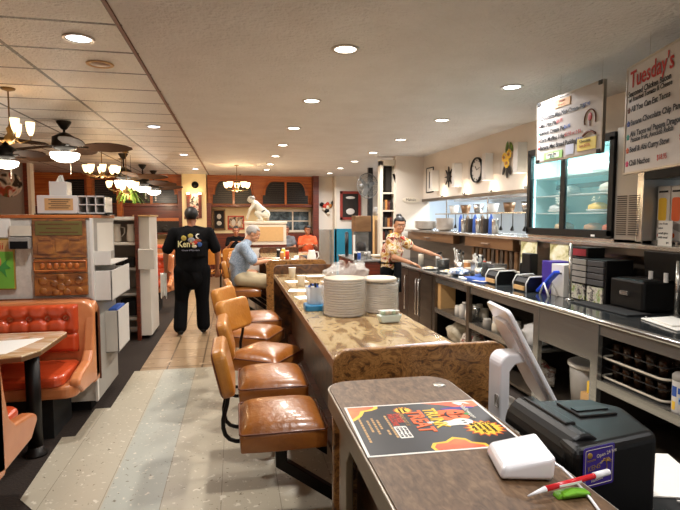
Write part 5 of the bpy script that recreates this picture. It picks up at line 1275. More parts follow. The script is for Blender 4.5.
o = thing('tablet_register', 'white tablet register tilted on a curved white stand', 'tablet', (0, 0, 0))
import math as _m
Lt = frameM((1.175, 1.71, .875), (.17, .985, 0), (-.225, .03, .42))    # local x along the counter, y up the slab
MB().prism(rrect(-.12, .12, 0, .45, .022, 5), -.008, .008, 'z', Lt).build('screen_slab', M_gw, o, bevel=.005, seg=3)
MB().prism(rrect(-.108, .108, .012, .438, .01, 3), .0078, .0095, 'z', Lt).build('display', M_black, o)
MB().prism(rrect(-.09, .09, .05, .40, .05, 5), -.022, -.006, 'z', Lt).build('rear_panel', M_gw, o, bevel=.004)
pr_ = [(.935, .755)] + [(.935, 1.06)] + [(.975-.04*math.cos(a), 1.06+.045*math.sin(a)) for a in [PI/2*k/6 for k in range(1, 7)]] + [(1.05, 1.105), (1.06, 1.075), (.995, 1.065), (.975, 1.04), (.975, .755)]
MB().prism(pr_, 1.66, 1.75, 'y').build('stand', M_gw, o, bevel=.008, seg=3)
MB().box(.935, 1.12, 1.58, 1.77, .7525, .772).build('foot', M_cream, o, bevel=.006)
MB().tube([(.934, 1.68+p[0], .93+p[1]) for p in rrect(-.014, .014, -.022, .022, .008, 3)], .002, 5, True).build('stand_emblem', M_gray, o)
MB().tube([(.934, 1.68+p[0], .93+p[1]) for p in rrect(-.006, .006, -.010, .010, .004, 3)], .0015, 5, True).build('stand_emblem', M_gray, o)
o = thing('barcode_scanner', 'white handset with dark mesh standing under the tablet', 'handset', (1.06, 1.84, .746))
MB().prism([(-.05, 0), (.05, 0), (.05, .12), (-.03, .16)], -.03, .03, 'y').build('body', M_white, o, bevel=.01); MB().box(-.03, .04, -.034, -.030, .04, .10).build('mesh_panel', M_gray, o)
tag(MB().box(-.11, .11, -.15, .15, 0, .004).build('receipt_sheet', M_paper, None, M=Matrix.Translation((1.37, 1.40, .7465)) @ Matrix.Rotation(-.3, 4, 'Z')), 'white sheet of paper behind the black printer at the frame edge', 'paper')
o = thing('pink_marker', 'pink marker lying beside the black printer', 'marker', (1.325, 1.20, .755), 2.4)
MB().cone((-.05, 0, 0), (.03, 0, 0), .007, n=12).build('barrel', M_inkpink, o, smooth=True); MB().cone((.03, 0, 0), (.055, 0, 0), .007, .003, 12).build('cap', M_white, o, smooth=True)
tag(MB().ell((0, 0, 0), (.02, .012, .008), 10).ell((.03, .01, 0), (.012, .012, .008), 10).build('crumpled_receipt', M_paper, None, smooth=True, loc=(1.06, 1.745, .781-.02)), 'small crumpled white slip at the foot of the tablet', 'paper')

# ---------------------------------------------------------------- far wall: pictures, mirror, decorations, fan, shelves
def picture(x0, x1, z0, z1, y, fm, pm, lab, fr=.03, marks=()):
    o = thing('framed_picture', lab, 'picture', ((x0+x1)/2, y, (z0+z1)/2)); w_, h = (x1-x0)/2, (z1-z0)/2
    s = MB().box(-w_, w_, -.03, 0, h-fr, h).box(-w_, w_, -.03, 0, -h, -h+fr).box(-w_, -w_+fr, -.03, 0, -h, h).box(w_-fr, w_, -.03, 0, -h, h)
    s.build('frame', fm, o); MB().box(-w_+fr, w_-fr, -.012, -.002, -h+fr, h-fr).build('print', pm, o)
    for (cx, cz, rx, rz_, m) in marks: MB().ell((cx*w_, -.014, cz*h), (rx*w_, .006, rz_*h), 12).build('picture_shape', m, o, smooth=True)
    return o
picture(-.60, -.26, 1.27, 1.84, 14.49, M_bronze, M_dark, 'dark photograph in a green-gold frame beside the black shirt\'s shoulder', .04, ((0, .3, .35, .25, M_cream), (0, -.35, .4, .22, M_cream)))
picture(-.20, .25, 1.28, 1.66, 14.49, M_red, noisy('wall_print', [(.4, '#3a2a22'), (.55, '#d8b58c'), (.7, '#7a3a2a')], 8, 3, .6, rough=.5), 'red framed picture above the seated visitor in black', .03, ((-.3, 0, .25, .5, M_cream), (.4, -.1, .2, .4, M_cream)))
picture(2.85, 3.44, 1.55, 2.34, 13.89, simple('oxblood_frame', '#8a2c1e', .5), M_dark, 'red framed poster of a white sculpted shape above the blue wainscot', .07, ((0, -.42, .42, .22, M_white), (0, .55, .45, .10, M_white)))
o = thing('wall_mirror', 'white framed paned mirror on the end wall behind the orange shirts', 'mirror', (1.5, 14.49, 1.52))
s = MB().box(-.62, .62, -.04, 0, .26, .32).box(-.62, .62, -.04, 0, -.32, -.26).box(-.62, -.56, -.04, 0, -.32, .32).box(.56, .62, -.04, 0, -.32, .32).box(.08, .12, -.035, 0, -.3, .3).box(-.6, .6, -.03, 0, -.02, .01)
s.build('frame', M_cream, o); MB().box(-.56, .56, -.015, -.003, -.27, .27).build('pane', noisy('reflecting_pane', [(.35, '#1d2326'), (.55, '#56656c'), (.75, '#8b9296')], 5, 4, .5, rough=.15), o)
o = thing('plate_decoration', 'round red and white plate decoration on the grey partition', 'wall plate', (-4.66, 11.985, 2.30))
MB().lathe([(0, 0), (.25, 0), (.28, -.03), (0, -.02)], n=32, M=Matrix.Rotation(PI/2, 4, 'X')).build('plate', noisy('plate_print', [(.42, '#2a2a20'), (.5, '#e3dccb'), (.58, '#a83a22'), (.68, '#57592b')], 3.5, 2, .6, rough=.3), o)
o = thing('pier_speaker', 'black round speaker high on the cream pier', 'speaker', (-1.02, 14.04, 2.47))
MB().lathe([(0, -.02), (.08, -.02), (.09, 0)], n=24, M=Matrix.Rotation(PI/2, 4, 'X')).build('grille', M_black, o, smooth=True)
o = thing('pier_banner', 'narrow framed red and white banner in the lit niche of the cream pier', 'banner', (-1.05, 14.03, 1.94))
MB().box(-.19, -.11, -.03, .02, -.34, .30).box(.11, .19, -.03, .02, -.34, .30).build('side_frame', M_woodd, o)
MB().box(-.11, .11, -.01, .0, -.34, .30).build('print', noisy('banner_print', [(.42, '#2e2622'), (.5, '#d9cdbd'), (.6, '#a84a3a')], 7, 3, .6, rough=.5), o)
for x in (-.15, .15): MB().lathe([(.0, 0), (.03, 0), (.045, -.05), (0, -.04)], (x, -.05, .33), 14).build('niche_light', M_bulb, o, smooth=True)
point_lamp('pier_lamp', (-1.05, 13.85, 2.2), 6, (1, .75, .45), .05)
o = thing('flower_swag', 'red, black and white flower decoration on the white wall by the post', 'decoration', (2.55, 14.18, 1.88))
for k, (x, z, r, m) in enumerate(((-.16, .10, .06, M_black), (-.08, .05, .07, M_red), (0, .02, .06, M_cream), (.07, .06, .06, M_brown), (-.02, -.08, .07, M_black), (.02, -.15, .05, M_cream), (-.10, -.03, .05, M_cream), (.17, .14, .07, M_dark), (.22, .2, .05, M_inkblue), (.0, .12, .05, M_red))):
    MB().ell((x, -.02, z), (r, .03, r), 8).build('blossom', m, o, smooth=True)
# wall fan
o = thing('wall_fan', 'grey oscillating fan on a dark column beside the white shelf frame', 'fan', (2.83, 10.9, 2.30))
Mf = Matrix.Rotation(.35, 4, 'Z') @ Matrix.Rotation(PI/2, 4, 'X')
s = MB()
for rr in (.27, .18, .09): s.tube([Mf @ V((rr*math.cos(a), rr*math.sin(a), .05-.02*(.27-rr)/.27)) for a in [2*PI*k/28 for k in range(28)]], .004 if rr < .27 else .009, 5, True)
for k in range(40):
    a = 2*PI*k/40; s.tube([Mf @ V((.04*math.cos(a), .04*math.sin(a), .07)), Mf @ V((.27*math.cos(a), .27*math.sin(a), .05)), Mf @ V((.20*math.cos(a), .20*math.sin(a), -.07))], .0035, 4)
M_fang = simple('fan_grey', '#6a6761', .5)
s.build('cage_mesh', M_fang, o)
for k in range(3):
    a = 2*PI*k/3+.3; R = Mf @ Matrix.Rotation(a, 4, 'Z')
    MB().ell((0, 0, 0), (.11, .055, .006), 12, None).build('blade', M_fang, o, smooth=True, M=R @ Matrix.Translation((.13, 0, 0)) @ Matrix.Rotation(.4, 4, 'X'))
MB().cone(Mf @ V((0, 0, .03)), Mf @ V((0, 0, -.17)), .05, .07, 16).build('motor', M_fang, o, smooth=True)
MB().tube([Mf @ V((0, 0, -.12)), V((.10, .15, -.12)), V((.14, .2, -.2))], .02, 8).build('bracket', M_blackmetal, o, smooth=True)
o = thing('dark_column', 'dark slim column carrying the fan beside the white shelf frame', 'column', (2.98, 11.15, 0))
MB().box(-.05, .05, -.05, .05, .02, 2.72).build('shaft', M_blackmetal, o); MB().box(-.08, .08, -.08, .08, 0, .02).build('base', M_blackmetal, o)
o = thing('shelf_frame', 'tall white open frame of shelves with books at the end of the service aisle', 'shelf unit', (2.83, 9.28, 0))
s = MB().box(-.17, -.115, -.05, .12, 0, 2.66).box(.10, .16, -.05, .12, 0, 2.70).box(-.17, .16, -.05, .12, 2.58, 2.68)
s.build('frame', M_cream, o, bevel=.004)
for z in (.7, 1.15, 1.40, 1.72, 2.05): MB().box(-.115, .10, -.04, .11, z, z+.03).build('shelf', M_cream, o)
MB().box(-.115, .10, .10, .118, 0, 2.6).build('back_panel', M_dark, o)
for k, z in enumerate((1.18, 1.43, 1.75)):
    for j in range(4):
        tag(Box('book', (M_woodd, M_dark, M_steeld, M_brown)[(j+k) % 4], None, 2.72+j*.048, 2.762+j*.048, 9.26, 9.36, z+.001, z+.17+.02*(j % 2)), ORD[j]+' book along '+('the lowest filled', 'the middle', 'the upper')[k]+' shelf of the white frame', 'book', 'books on the white frame')
tag(MB().box(-.02, .02, -.015, .0, -.16, .16).build('hanging_strap', M_black, None, M=Matrix.Translation((2.965, 9.228, 2.27)) @ Matrix.Rotation(-.35, 4, 'Y')), 'black strap hanging slanted on the upright of the white shelf frame', 'strap')
# servers' side station and half wall
o = thing('side_station', 'low drinks station with dark top behind the bagged plates', 'station', (2.30, 9.2, 0))
MB().box(-.33, .12, -.9, .5, .02, .86).build('body', M_woodd, o); MB().box(-.35, .14, -.92, .52, .86, .89).build('top', M_steel, o, bevel=.004)
MB().box(-.3, .08, -.85, .45, 0, .02).build('plinth', M_black, o)
o = thing('coffee_urn', 'brown and steel coffee machine on the drinks station beneath the fan', 'coffee machine', (2.38, 9.56, .891))
MB().box(-.15, .15, -.15, .15, 0, .08).box(-.15, .15, 0, .15, .08, .55).build('body', M_steel, o, bevel=.01); MB().box(-.16, .16, -.15, .15, .45, .75).build('hood', M_bronze, o, bevel=.01)
MB().lathe([(0, 0), (.07, 0), (.085, .08), (.06, .16), (0, .16)], (0, -.06, .085), 18).build('pot', M_dark, o, smooth=True)
tag(MB().cone((0, 0, 0), (0, 0, .40), .022, n=12).build('white_tube', M_white, None, loc=(2.12, 9.05, .891)), 'white upright tube dispenser on the drinks station', 'dispenser')
tag(MB().cone((0, 0, 0), (0, 0, .42), .035, n=12).ell((0, 0, .42), .035, 10).build('black_grinder', M_black, None, smooth=True, loc=(2.05, 9.35, .891)), 'black upright grinder behind the white tube', 'grinder')
for k in range(4): jar(2.02+.09*k, 8.5+.12*(k % 2), .891, .03, .12, (M_black, M_inkblue, M_steel, M_gray)[k], ('black', 'blue', 'steel', 'grey')[k]+' tin on the drinks station', None, 'tin')
o = thing('half_wall', 'tan low cabinet with a pale top behind the server\'s back', 'cabinet', (2.84, 9.02, 0))
MB().box(-.36, .10, -.10, .10, 0, .90).build('body', M_tan, o); MB().box(-.38, .12, -.12, .12, .90, .93).build('cap', M_cream, o, bevel=.004)
o = thing('wood_cabinet', 'pale wood cabinet with bottles standing behind the fan column', 'cabinet', (3.50, 11.6, 0))
MB().box(-.35, .42, -.2, .2, 0, 1.65).build('body', M_tan, o, bevel=.005)
for x in (-.33, .06): MB().box(x, x+.36, -.22, -.2, .1, 1.55).build('door', M_bronze, o, bevel=.004)
for k in range(4): jar(3.24+.18*k, 11.6, 1.651, .06, .2+.05*(k % 2), (M_gray, M_steel, M_black, M_brown)[k], ('grey', 'steel', 'black', 'brown')[k]+' container on top of the pale wood cabinet', None, 'container')

# partition box with the crouching statue
o = thing('partition_cabinet', 'cream panelled partition carrying the crouching white statue', 'partition', (.62, 10.62, 0))
MB().box(-.42, .42, .0, .35, 0, 1.48).build('body', M_cream, o); MB().box(-.44, .44, -.02, .37, 1.48, 1.53).build('cap', M_cream, o, bevel=.006)
MB().box(-.32, .36, -.012, 0, 1.12, 1.42).build('inset_panel', M_tan, o); MB().box(-.42, .42, -.02, 0, 1.0, 1.05).build('dark_rail', M_woodd, o)
MB().box(-.42, .42, -.015, 0, .2, .98).build('lower_panel', M_wallwhite, o)
MB().box(-.31, -.15, -.02, -.012, 1.22, 1.34).build('small_photo', M_bronze, o)
# long shelf of odds and ends below the arched windows
o = thing('display_ledge', 'brown ledge crowded with toys below the arched windows', 'ledge', (-2.2, 13.9, 0))
MB().box(-.75, .75, 0, .15, 1.18, 1.22).build('ledge', M_woodd, o); MB().box(-.75, .75, .15, .16, 1.18, 1.52).build('backboard', M_dark, o)
for x in (-.6, .6): MB().prism([(0.0, 1.18), (.15, 1.18), (.15, 1.0)], x-.02, x+.02, 'x').build('bracket', M_woodd, o)
for k, (m, w_, h, lab) in enumerate(((M_red, .16, .14, 'red toy car body'), (M_black, .07, .2, 'black figurine'), (M_white, .08, .08, 'white ornament'), (M_dark, .12, .18, 'dark ornament'), (M_brown, .06, .12, 'brown figurine'))):
    o = thing('ornament', lab+' on the ledge below the arched windows', 'ornament', (-2.62+k*.28, 13.98, 1.221))
    MB().ell((0, 0, h*.4), (w_*.8, .05, h*.4), 12).build('body', m, o, smooth=True); MB().ell((w_*.2, 0, h*.85), (w_*.35, .04, h*.2), 10).build('top', m, o, smooth=True)
# dining tables far back
for k, (x, y, lab) in enumerate(((.0, 12.1, 'white topped table in front of the seated visitor in black'), (1.35, 12.4, 'white topped table in front of the orange shirts'))):
    o = thing('dining_table', lab, 'table', (x, y, 0))
    MB().prism(rrect(-.45, .45, -.35, .35, .06, 4), .72, .75).build('tabletop', M_ttop, o); MB().cone((0, 0, .02), (0, 0, .72), .04).build('post', M_blackmetal, o); MB().lathe([(.2, 0), (.18, .02), (.05, .04)], n=20).build('foot', M_blackmetal, o, smooth=True)
def chair_low(x, y, rz, m, lab):
    o = thing('dining_chair', lab, 'chair', (x, y, 0), rz, 'chairs at the far tables')
    MB().prism(rrect(-.21, .21, -.21, .21, .05, 4), .42, .48).build('seat', m, o, bevel=.015)
    MB().prism(rrect(-.2, .2, .62, 1.0, .06, 4), -.23, -.19, 'y').build('backrest', m, o, bevel=.015)
    for sx in (-.18, .18):
        for sy in (-.18, .18): MB().cone((sx, sy, 0), (sx, sy, .42), .014).build('leg', M_blackmetal, o)
        MB().cone((sx, -.2, .42), (sx, -.21, .7), .012).build('back_post', M_blackmetal, o)
chair_low(.02, 12.95, PI, M_vinyl, 'red-orange chair under the visitor in black'); chair_low(1.28, 13.2, PI, M_vinyl, 'red-orange chair under the visitor beside the mirror'); chair_low(1.84, 13.2, PI, M_vinyl, 'red-orange chair under the visitor next to the brown post')
for (x, y, rz, lab) in ((-.45, 9.9, 0, 'tan-backed chair at the gap behind the grey-haired man'), (-.9, 10.6, 0, 'tan-backed chair farther back in the aisle')): chair_low(x+.4, y+.6, rz, M_leather, lab)

# ---------------------------------------------------------------- people
def lerp(a, b, t): return tuple(a[i]+(b[i]-a[i])*t for i in range(3))
def hand(s, wrist, d, palm_n, size=.088, curl=.5, side=1, r=.0088):
    """palm, four unequal fingers and a thumb leaving the side of the palm near its base"""
    d = V(d).normalized(); n_ = V(palm_n); n_ = (n_-d*n_.dot(d)).normalized(); a = d.cross(n_)*side; w0 = V(wrist)
    for k in range(4):
        o_ = (k-1.5)*.021
        s.cap(w0, w0+d*size+a*o_, .020, .0125, 8)
        L = (.070, .080, .075, .058)[k]*size/.088; p = w0+d*size+a*o_; dd = d
        for seg_, f in enumerate((.45, .32, .25)):
            ang_ = curl*(.5+.4*seg_); dd = (dd*math.cos(ang_)+n_*math.sin(ang_)).normalized(); q = p+dd*L*f; s.cap(p, q, r*1.05, r*.95, 8); p = q
    p = w0+d*size*.25-a*.025; dd = (d*.6-a*.75+n_*.25).normalized(); q = p+dd*.035; s.cap(w0+d*.01, p, .016, .012, 8); s.cap(p, q, .012, .010, 8); s.cap(q, q+(dd+d*.6).normalized()*.03, .010, .0085, 8)
def head(s, c, face, up, k=1.0):
    """skull, jaw, nose and ears; face = viewing direction"""
    f = V(face).normalized(); u = V(up); u = (u-f*u.dot(f)).normalized(); r = f.cross(u); c = V(c)
    R = Matrix((r, f, u)).transposed().to_4x4(); R.translation = c
    def e(p, rad): 
        q = bmesh.ops.create_uvsphere(s.bm, u_segments=18, v_segments=12, radius=1)
        bmesh.ops.transform(s.bm, matrix=R @ Matrix.Translation(V(p)*k) @ Matrix.Diagonal((rad[0]*k, rad[1]*k, rad[2]*k, 1)), verts=q['verts'])
    e((0, -.005, .03), (.076, .097, .088)); e((0, .022, -.035), (.060, .070, .075)); e((0, .055, -.075), (.030, .030, .028))
    e((0, .095, -.018), (.013, .018, .024)); e((0, .092, .045), (.05, .012, .012))
    for sx in (-1, 1): e((sx*.076, -.005, -.005), (.010, .020, .032)); e((sx*.035, .072, -.02), (.022, .02, .02))
    e((0, .088, -.058), (.024, .010, .006)); e((0, .086, -.070), (.020, .011, .006))
    return R
def face_parts(parent, R, k=1.0):
    for sx in (-1, 1):
        MB().ell((0, 0, 0), (.011*k, .006*k, .0055*k), 10).build('eye', M_white, parent, smooth=True, M=R @ Matrix.Translation(V((sx*.032, .089, .012))*k))
        MB().ell((0, 0, 0), (.006*k, .004*k, .006*k), 8).build('iris', M_black, parent, smooth=True, M=R @ Matrix.Translation(V((sx*.032, .0965, .012))*k))
        MB().ell((0, 0, 0), (.015*k, .004*k, .003*k), 8).build('eyebrow', M_hairb, parent, smooth=True, M=R @ Matrix.Translation(V((sx*.032, .092, .034))*k))
    MB().ell((0, 0, 0), (.022*k, .006*k, .005*k), 8).build('lips', simple('lip_colour', '#9a4a3e', .5), parent, smooth=True, M=R @ Matrix.Translation(V((0, .096, -.063))*k))
def hair_cap(parent, R, m, k=1.0, back=0, low=-.02, bun=False, thick=1.0):
    s = MB(); q = bmesh.ops.create_uvsphere(s.bm, u_segments=28, v_segments=20, radius=1)
    dead = []
    for v in q['verts']:
        c = v.co.copy(); v.co = V((c.x*.083*thick, c.y*.103*thick-.010, c.z*.092*thick+.036))
        if (v.co.y > .035 and v.co.z < .075) or v.co.z < low-.0 or (v.co.y > -.03 and v.co.z < .02): dead.append(v)
    bmesh.ops.delete(s.bm, geom=dead, context='VERTS')
    h = s.build('hair', m, parent, smooth=True, M=R @ Matrix.Diagonal((k, k, k, 1)), solid=.008)
    if bun: MB().ell((0, -.07, .12), (.042, .042, .035), 14).build('hair_bun', m, h, smooth=True)
    return h
def person(label, loc, rz, J, skin, shirt, pants, shoes, hair, face=(0, 1, 0), shirt_long=.6, sleeve=.55, fat=1.0, k=1.0, shorts=False, hands=True, hair_kw={}, voxel=.011, up=(0, 0, 1), faceparts=True, group=None):
    """J: joints in metres; local +y is forward"""
    t = thing('person', label, 'person', loc, rz, group)
    g = {a: V(b) for a, b in J.items()}
    s = MB(); F = fat
    s.capq(g['pelvis'], g['waist'], .130*F, .125*F); s.capq(g['waist'], g['chest'], .125*F, .135*F)
    for a in 'LR':
        sh, el, wr = g['sh'+a], g['el'+a], g['wr'+a]; hp, kn, an, to = g['hip'+a], g['kn'+a], g['an'+a], g['to'+a]
        s.capq(g['chest'], sh, .105*F, .058, 14, .8); s.cap(g['neck']-V((0, 0, .035)), sh, .045, .045, 12)
        s.cap(sh, el, .052*math.sqrt(F), .038, 12); s.cap(el, wr, .038, .025, 12)
        s.capq(g['pelvis'], V(lerp(g['pelvis'], hp, .8)), .105*F, .085*F, 14, .85); s.cap(hp, kn, .085*F, .055, 14); s.cap(kn, an, .054, .036, 12); s.cap(an, to, .036, .030, 10)
        if hands: hand(s, wr, wr-el, g.get('pn'+a, V((0, 0, -1)) if abs((wr-el).normalized().z) < .7 else V((0, 1, 0))), side=1 if a == 'R' else -1, curl=.45)
    s.cap(g['chest'], g['neck'], .10, .055, 14); s.cap(g['neck'], g['head'], .055, .055, 12)
    R = head(s, g['head'], face, up, k)
    body = s.build('body', skin, t, remesh=voxel*.65, sm=3)
    if hair: hair_cap(body, R, hair, k, **hair_kw)
    if faceparts: face_parts(body, R, k)
    # shirt
    s = MB(); e_ = .018
    low = g['pelvis'] if shirt_long < .8 else g['pelvis']+V((0, 0, -.10))
    s.capq(low, g['waist'], .155*F, .155*F+e_*.3, 20, .75); s.capq(g['waist'], g['chest'], .155*F+e_*.3, .145*F+e_, 20, .76)
    for a in 'LR':
        s.capq(g['chest'], g['sh'+a], .108*F+e_, .062+e_, 14, .82); s.cap(g['neck']+V((0, 0, -.025)), g['sh'+a], .068, .062, 12)
        e1 = V(lerp(g['sh'+a], g['el'+a], sleeve)); s.cap(g['sh'+a], e1, .052*math.sqrt(F)+e_, .060+e_*.8, 14)
        if shirt_long >= .8: s.capq(low, g['hip'+a]*.5+low*.5, .13*F, .12*F, 14, .8)
    sh_ = s.build('shirt', shirt, t, remesh=voxel, sm=6)
    s = MB(); s.cap(g['pelvis'], g['pelvis']+V((0, 0, .06)), .130*F, .125*F, 18)
    for a in 'LR':
        hp, kn, an = g['hip'+a], g['kn'+a], g['an'+a]
        s.capq(g['pelvis'], V(lerp(g['pelvis'], hp, .8)), .120*F, .096*F, 14, .85)
        if shorts: s.cap(hp, V(lerp(hp, kn, .85)), .105*F, .095, 14)
        else: s.cap(hp, kn, .098*F, .076+.03*(F-.9), 14); s.cap(kn, V(lerp(kn, an, .90)), .076+.03*(F-.9), .072+.04*(F-.9), 14)
    s.build('trousers' if not shorts else 'shorts', pants, t, remesh=voxel, sm=5)
    for a in 'LR':
        an, to = g['an'+a], g['to'+a]; d = (to-an); d.z = 0; d.normalize()
        s = MB(); s.cap(V((an.x, an.y, an.z-.02))-d*.03, V((an.x, an.y, an.z-.02))+d*.14, .045, .038, 12)
        so = s.build('shoe', shoes, t, smooth=True)
    return t, body, sh_, R
# the bag carrier, seen from behind, walking away
J = dict(pelvis=(0, 0, .93), waist=(0, .0, 1.08), chest=(0, .0, 1.27), neck=(0, .02, 1.47), head=(.0, .05, 1.615),
         shL=(-.225, 0, 1.40), elL=(-.335, -.02, 1.13), wrL=(-.345, .05, .90), shR=(.225, 0, 1.40), elR=(.335, -.02, 1.13), wrR=(.335, .06, .90),
         hipL=(-.115, 0, .88), knL=(-.15, .03, .48), anL=(-.175, -.06, .09), toL=(-.20, .06, .04), hipR=(.115, 0, .88), knR=(.125, .03, .48), anR=(.135, .02, .09), toR=(.15, .15, .04))
man, body, shirt, R = person('person in a black printed T-shirt and black trousers, back turned, walking away down the aisle', (-.58, 7.18, 0), .06, J, M_skin2, M_shirtb, M_pantsb, M_black, M_hairb, k=1.1, face=(.0, 1, -.15), shirt_long=.9, sleeve=.8, fat=1.36, hair_kw=dict(low=-.045), faceparts=True)
# print on the back of the shirt
SB = lambda u, z, d=0: frameM((u, -.189-d, z), (1, 0, 0), (0, 0, 1))
pr = MB().ell((-.095, -.190, 1.335), (.034, .006, .034), 14).build('print_pancake', simple('shirt_yellow', '#b9a24a', .8), shirt, smooth=True)
MB().ell((-.010, -.194, 1.365), (.034, .006, .030), 14).build('print_pancake', simple('shirt_yellow', '#b9a24a', .8), shirt, smooth=True)
MB().tube([(.09+.028*math.cos(a), -.186, 1.36+.028*math.sin(a)) for a in [PI*.35+k*PI*1.2/8 for k in range(9)]], [.002, .005, .008, .009, .009, .009, .008, .005, .002], 6).build('print_moon', M_paper, shirt)
MB().ell((.0, -.196, 1.31), (.045, .008, .035), 12).build('print_pot', simple('print_grey', '#8a8a94', .8), shirt, smooth=True)
MB().ell((.075, -.190, 1.30), (.055, .008, .022), 12).build('print_hat', simple('print_brown', '#8a4a2a', .8), shirt, smooth=True)
MB().ell((.03, -.194, 1.275), (.05, .008, .03), 12).build('print_food', M_red, shirt, smooth=True)
MB().ell((.09, -.190, 1.25), (.045, .008, .035), 12).build('print_cup', simple('print_blue', '#3a5a9a', .8), shirt, smooth=True)
MB().ell((.04, -.196, 1.225), (.035, .008, .022), 12).build('print_plate', M_cream, shirt, smooth=True)
text("Ken's", .115, SB(-.175, 1.255, .014), simple('shirt_cream', '#d8cf9a', .8), shirt, bold=.003, ext=.004, sx=.85)
text('House of Pancakes', .030, SB(-.125, 1.175, .012), simple('print_pale', '#9a9cae', .8), shirt, ext=.004)
o = thing('white_cloth', 'white cloth hanging from the black-shirted person\'s hand', 'cloth', (-.955, 7.17, 0))
s = MB(); n = 10
G = [[s.bm.verts.new((-.005+(i-4.5)*.010, .02+.03*math.cos(i*1.9)*(1+j*.05), .86-.028*j*(1.05+.08*math.sin(i)))) for j in range(12)] for i in range(n)]
for i in range(n-1):
    for j in range(11): s.bm.faces.new((G[i][j], G[i+1][j], G[i+1][j+1], G[i][j+1]))
s.build('cloth', M_paper, o, smooth=True, solid=.006)

# grey-haired man at the second counter, facing +x
J = dict(pelvis=(0, -.02, .73), waist=(0, .0, .88), chest=(0, .06, 1.06), neck=(0, .13, 1.24), head=(0, .21, 1.34),
         shL=(-.18, .08, 1.16), elL=(-.22, .24, .93), wrL=(-.10, .42, .965), shR=(.18, .08, 1.16), elR=(.22, .22, .93), wrR=(.12, .42, .96),
         hipL=(-.10, .03, .70), knL=(-.14, .44, .64), anL=(-.14, .46, .22), toL=(-.14, .58, .19), hipR=(.10, .03, .70), knR=(.13, .44, .64), anR=(.12, .44, .24), toR=(.12, .56, .21))
person('grey-haired person in a blue-grey polo and khaki shorts seated at the second counter', (.04, 7.50, .03), -PI/2, J, M_skin, M_polo, M_shorts, M_black, M_hairg, face=(0, 1, -.45), up=(0, .45, 1), sleeve=.8, fat=1.0, shorts=True, hair_kw=dict(low=-.03))
tag(Box('foot_rail', M_blackmetal, None, .592, .63, 7.2, 10.3, .12, .18, bevel=.01), 'dark foot rail along the second counter under the man\'s feet', 'rail')

# server in a floral shirt, hands over the steel counter
J = dict(pelvis=(0, 0, .90), waist=(.0, .02, 1.04), chest=(.01, .08, 1.20), neck=(.02, .13, 1.38), head=(.03, .17, 1.50),
         shL=(-.155, .09, 1.31), elL=(-.17, .22, 1.09), wrL=(.02, .37, 1.0), shR=(.165, .10, 1.31), elR=(.30, .26, 1.14), wrR=(.43, .42, 1.06),
         hipL=(-.09, 0, .86), knL=(-.10, .03, .48), anL=(-.12, -.02, .09), toL=(-.13, .10, .04), hipR=(.09, 0, .86), knR=(.10, .04, .48), anR=(.12, .0, .09), toR=(.13, .12, .04))
def mirror_x(J): return {k[:-1]+({'L': 'R', 'R': 'L'}[k[-1]] if k[-1] in 'LR' and len(k) > 2 else k[-1]): (-v[0], v[1], v[2]) for k, v in J.items()}
srv, body, shirt, R = person('server in a floral shirt and black apron with pinned-up hair, reaching over the steel counter', (2.10, 6.85, 0), -PI/2-.62,
       dict(J, shL=(-.155, .09, 1.31), elL=(-.20, .33, 1.17), wrL=(-.26, .56, 1.10), shR=(.165, .09, 1.31), elR=(.21, .15, 1.07), wrR=(.06, .34, .99)), M_skin, M_floral, M_pantsb, M_black, M_hairb, face=(.85, .5, -.2), sleeve=.62, fat=.93, k=.97, hair_kw=dict(low=-.06, bun=True, thick=1.05))
s = MB(); s.prism([(-.17, .55), (.17, .55), (.15, .98), (-.15, .98)], .13, .145, 'y'); s.build('apron', M_pantsb, srv, bevel=.005)
MB().tube([(.14*math.sin(a), .14*math.cos(a), .98) for a in [2*PI*k/20 for k in range(20)]], .012, 6, True).build('apron_tie', M_pantsb, srv)
MB().tube([V((-.05, .20, 1.34)), V((0, .235, 1.29)), V((.07, .20, 1.34))], .012, 6).build('red_collar', M_red, srv, smooth=True)

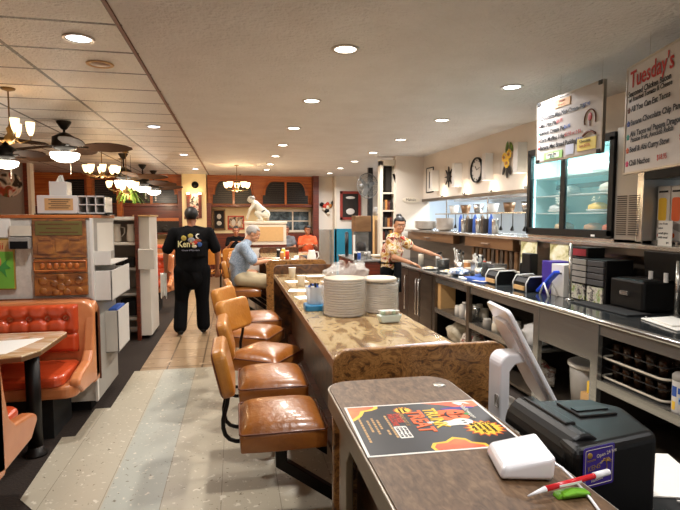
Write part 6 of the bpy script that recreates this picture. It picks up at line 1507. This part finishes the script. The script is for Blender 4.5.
# visitors far back
def seated(x, y, rz, lab, shirt, hair, arms=0.0, hk={}):
    J = dict(pelvis=(0, 0, .56), waist=(0, 0, .70), chest=(0, .02, .90), neck=(0, .04, 1.08), head=(0, .07, 1.22),
             shL=(-.17, .02, 1.0), elL=(-.22, .12, .78), wrL=(-.12, .32, .80+arms), shR=(.17, .02, 1.0), elR=(.22, .12, .78), wrR=(.12, .32, .80+arms),
             hipL=(-.09, .03, .54), knL=(-.11, .42, .50), anL=(-.11, .42, .09), toL=(-.11, .54, .04), hipR=(.09, .03, .54), knR=(.11, .42, .50), anR=(.11, .42, .09), toR=(.11, .54, .04))
    return person(lab, (x, y, .06), rz, J, M_skin2, shirt, M_grcloth, M_black, hair, voxel=.014, hair_kw=hk, face=(0, 1, -.1))
seated(.02, 12.95, PI, 'person in black seated beneath the red framed picture, arms raised to the face', M_shirtb, M_hairb, .12)
seated(1.28, 13.2, PI, 'long-haired person in grey seated beside the paned mirror', M_grcloth, simple('brown_hair', '#4a2412', .5), 0, dict(low=-.10))
seated(1.84, 13.2, PI, 'person in an orange shirt seated next to the brown post', M_orcloth, M_hairb, .05, dict(low=-.08, thick=1.15))

# crouching statue: one continuous figure
t = thing('crouching_statue', 'white crouching statue with a dark belt on top of the cream partition', 'statue', (.50, 10.78, 1.53), PI/2)
s = MB()
for sx in (-1, 1):
    s.cap((sx*.05, -.12, .13), (sx*.08, .06, .17), .055, .045, 12); s.cap((sx*.08, .06, .17), (sx*.08, -.04, .03), .042, .032, 12); s.cap((sx*.08, -.04, .03), (sx*.08, .05, .02), .03, .022, 10)
    s.cap((sx*.07, .10, .36), (sx*.10, .20, .23), .040, .030, 12); s.cap((sx*.10, .20, .23), (sx*.06, .24, .10), .030, .024, 12); s.ell((sx*.06, .25, .07), (.028, .02, .04), 10)
    s.ell((sx*.055, .16, .46), (.014, .012, .03), 8)
s.cap((0, -.14, .15), (0, .0, .26), .085, .085, 16); s.cap((0, .0, .26), (0, .09, .36), .088, .075, 16); s.cap((0, .09, .36), (0, .15, .42), .05, .045, 12)
s.ell((0, .17, .45), (.062, .075, .072), 16); s.ell((0, .235, .435), (.02, .02, .02), 8)
b = s.build('figure', simple('statue_plaster', '#c9c4b2', .6, 0, .06, 10), t, remesh=.008, sm=4)
MB().tube([V((.092*math.cos(a), -.06+.07*math.sin(a)*.9, .20+.06*math.cos(a)*0-.05*math.sin(a))) for a in [2*PI*k/18 for k in range(18)]], .012, 6, True).build('belt', M_black, b, smooth=True)
MB().ell((0, .155, .475), (.066, .070, .055), 12).build('hair', M_gray, b, smooth=True)
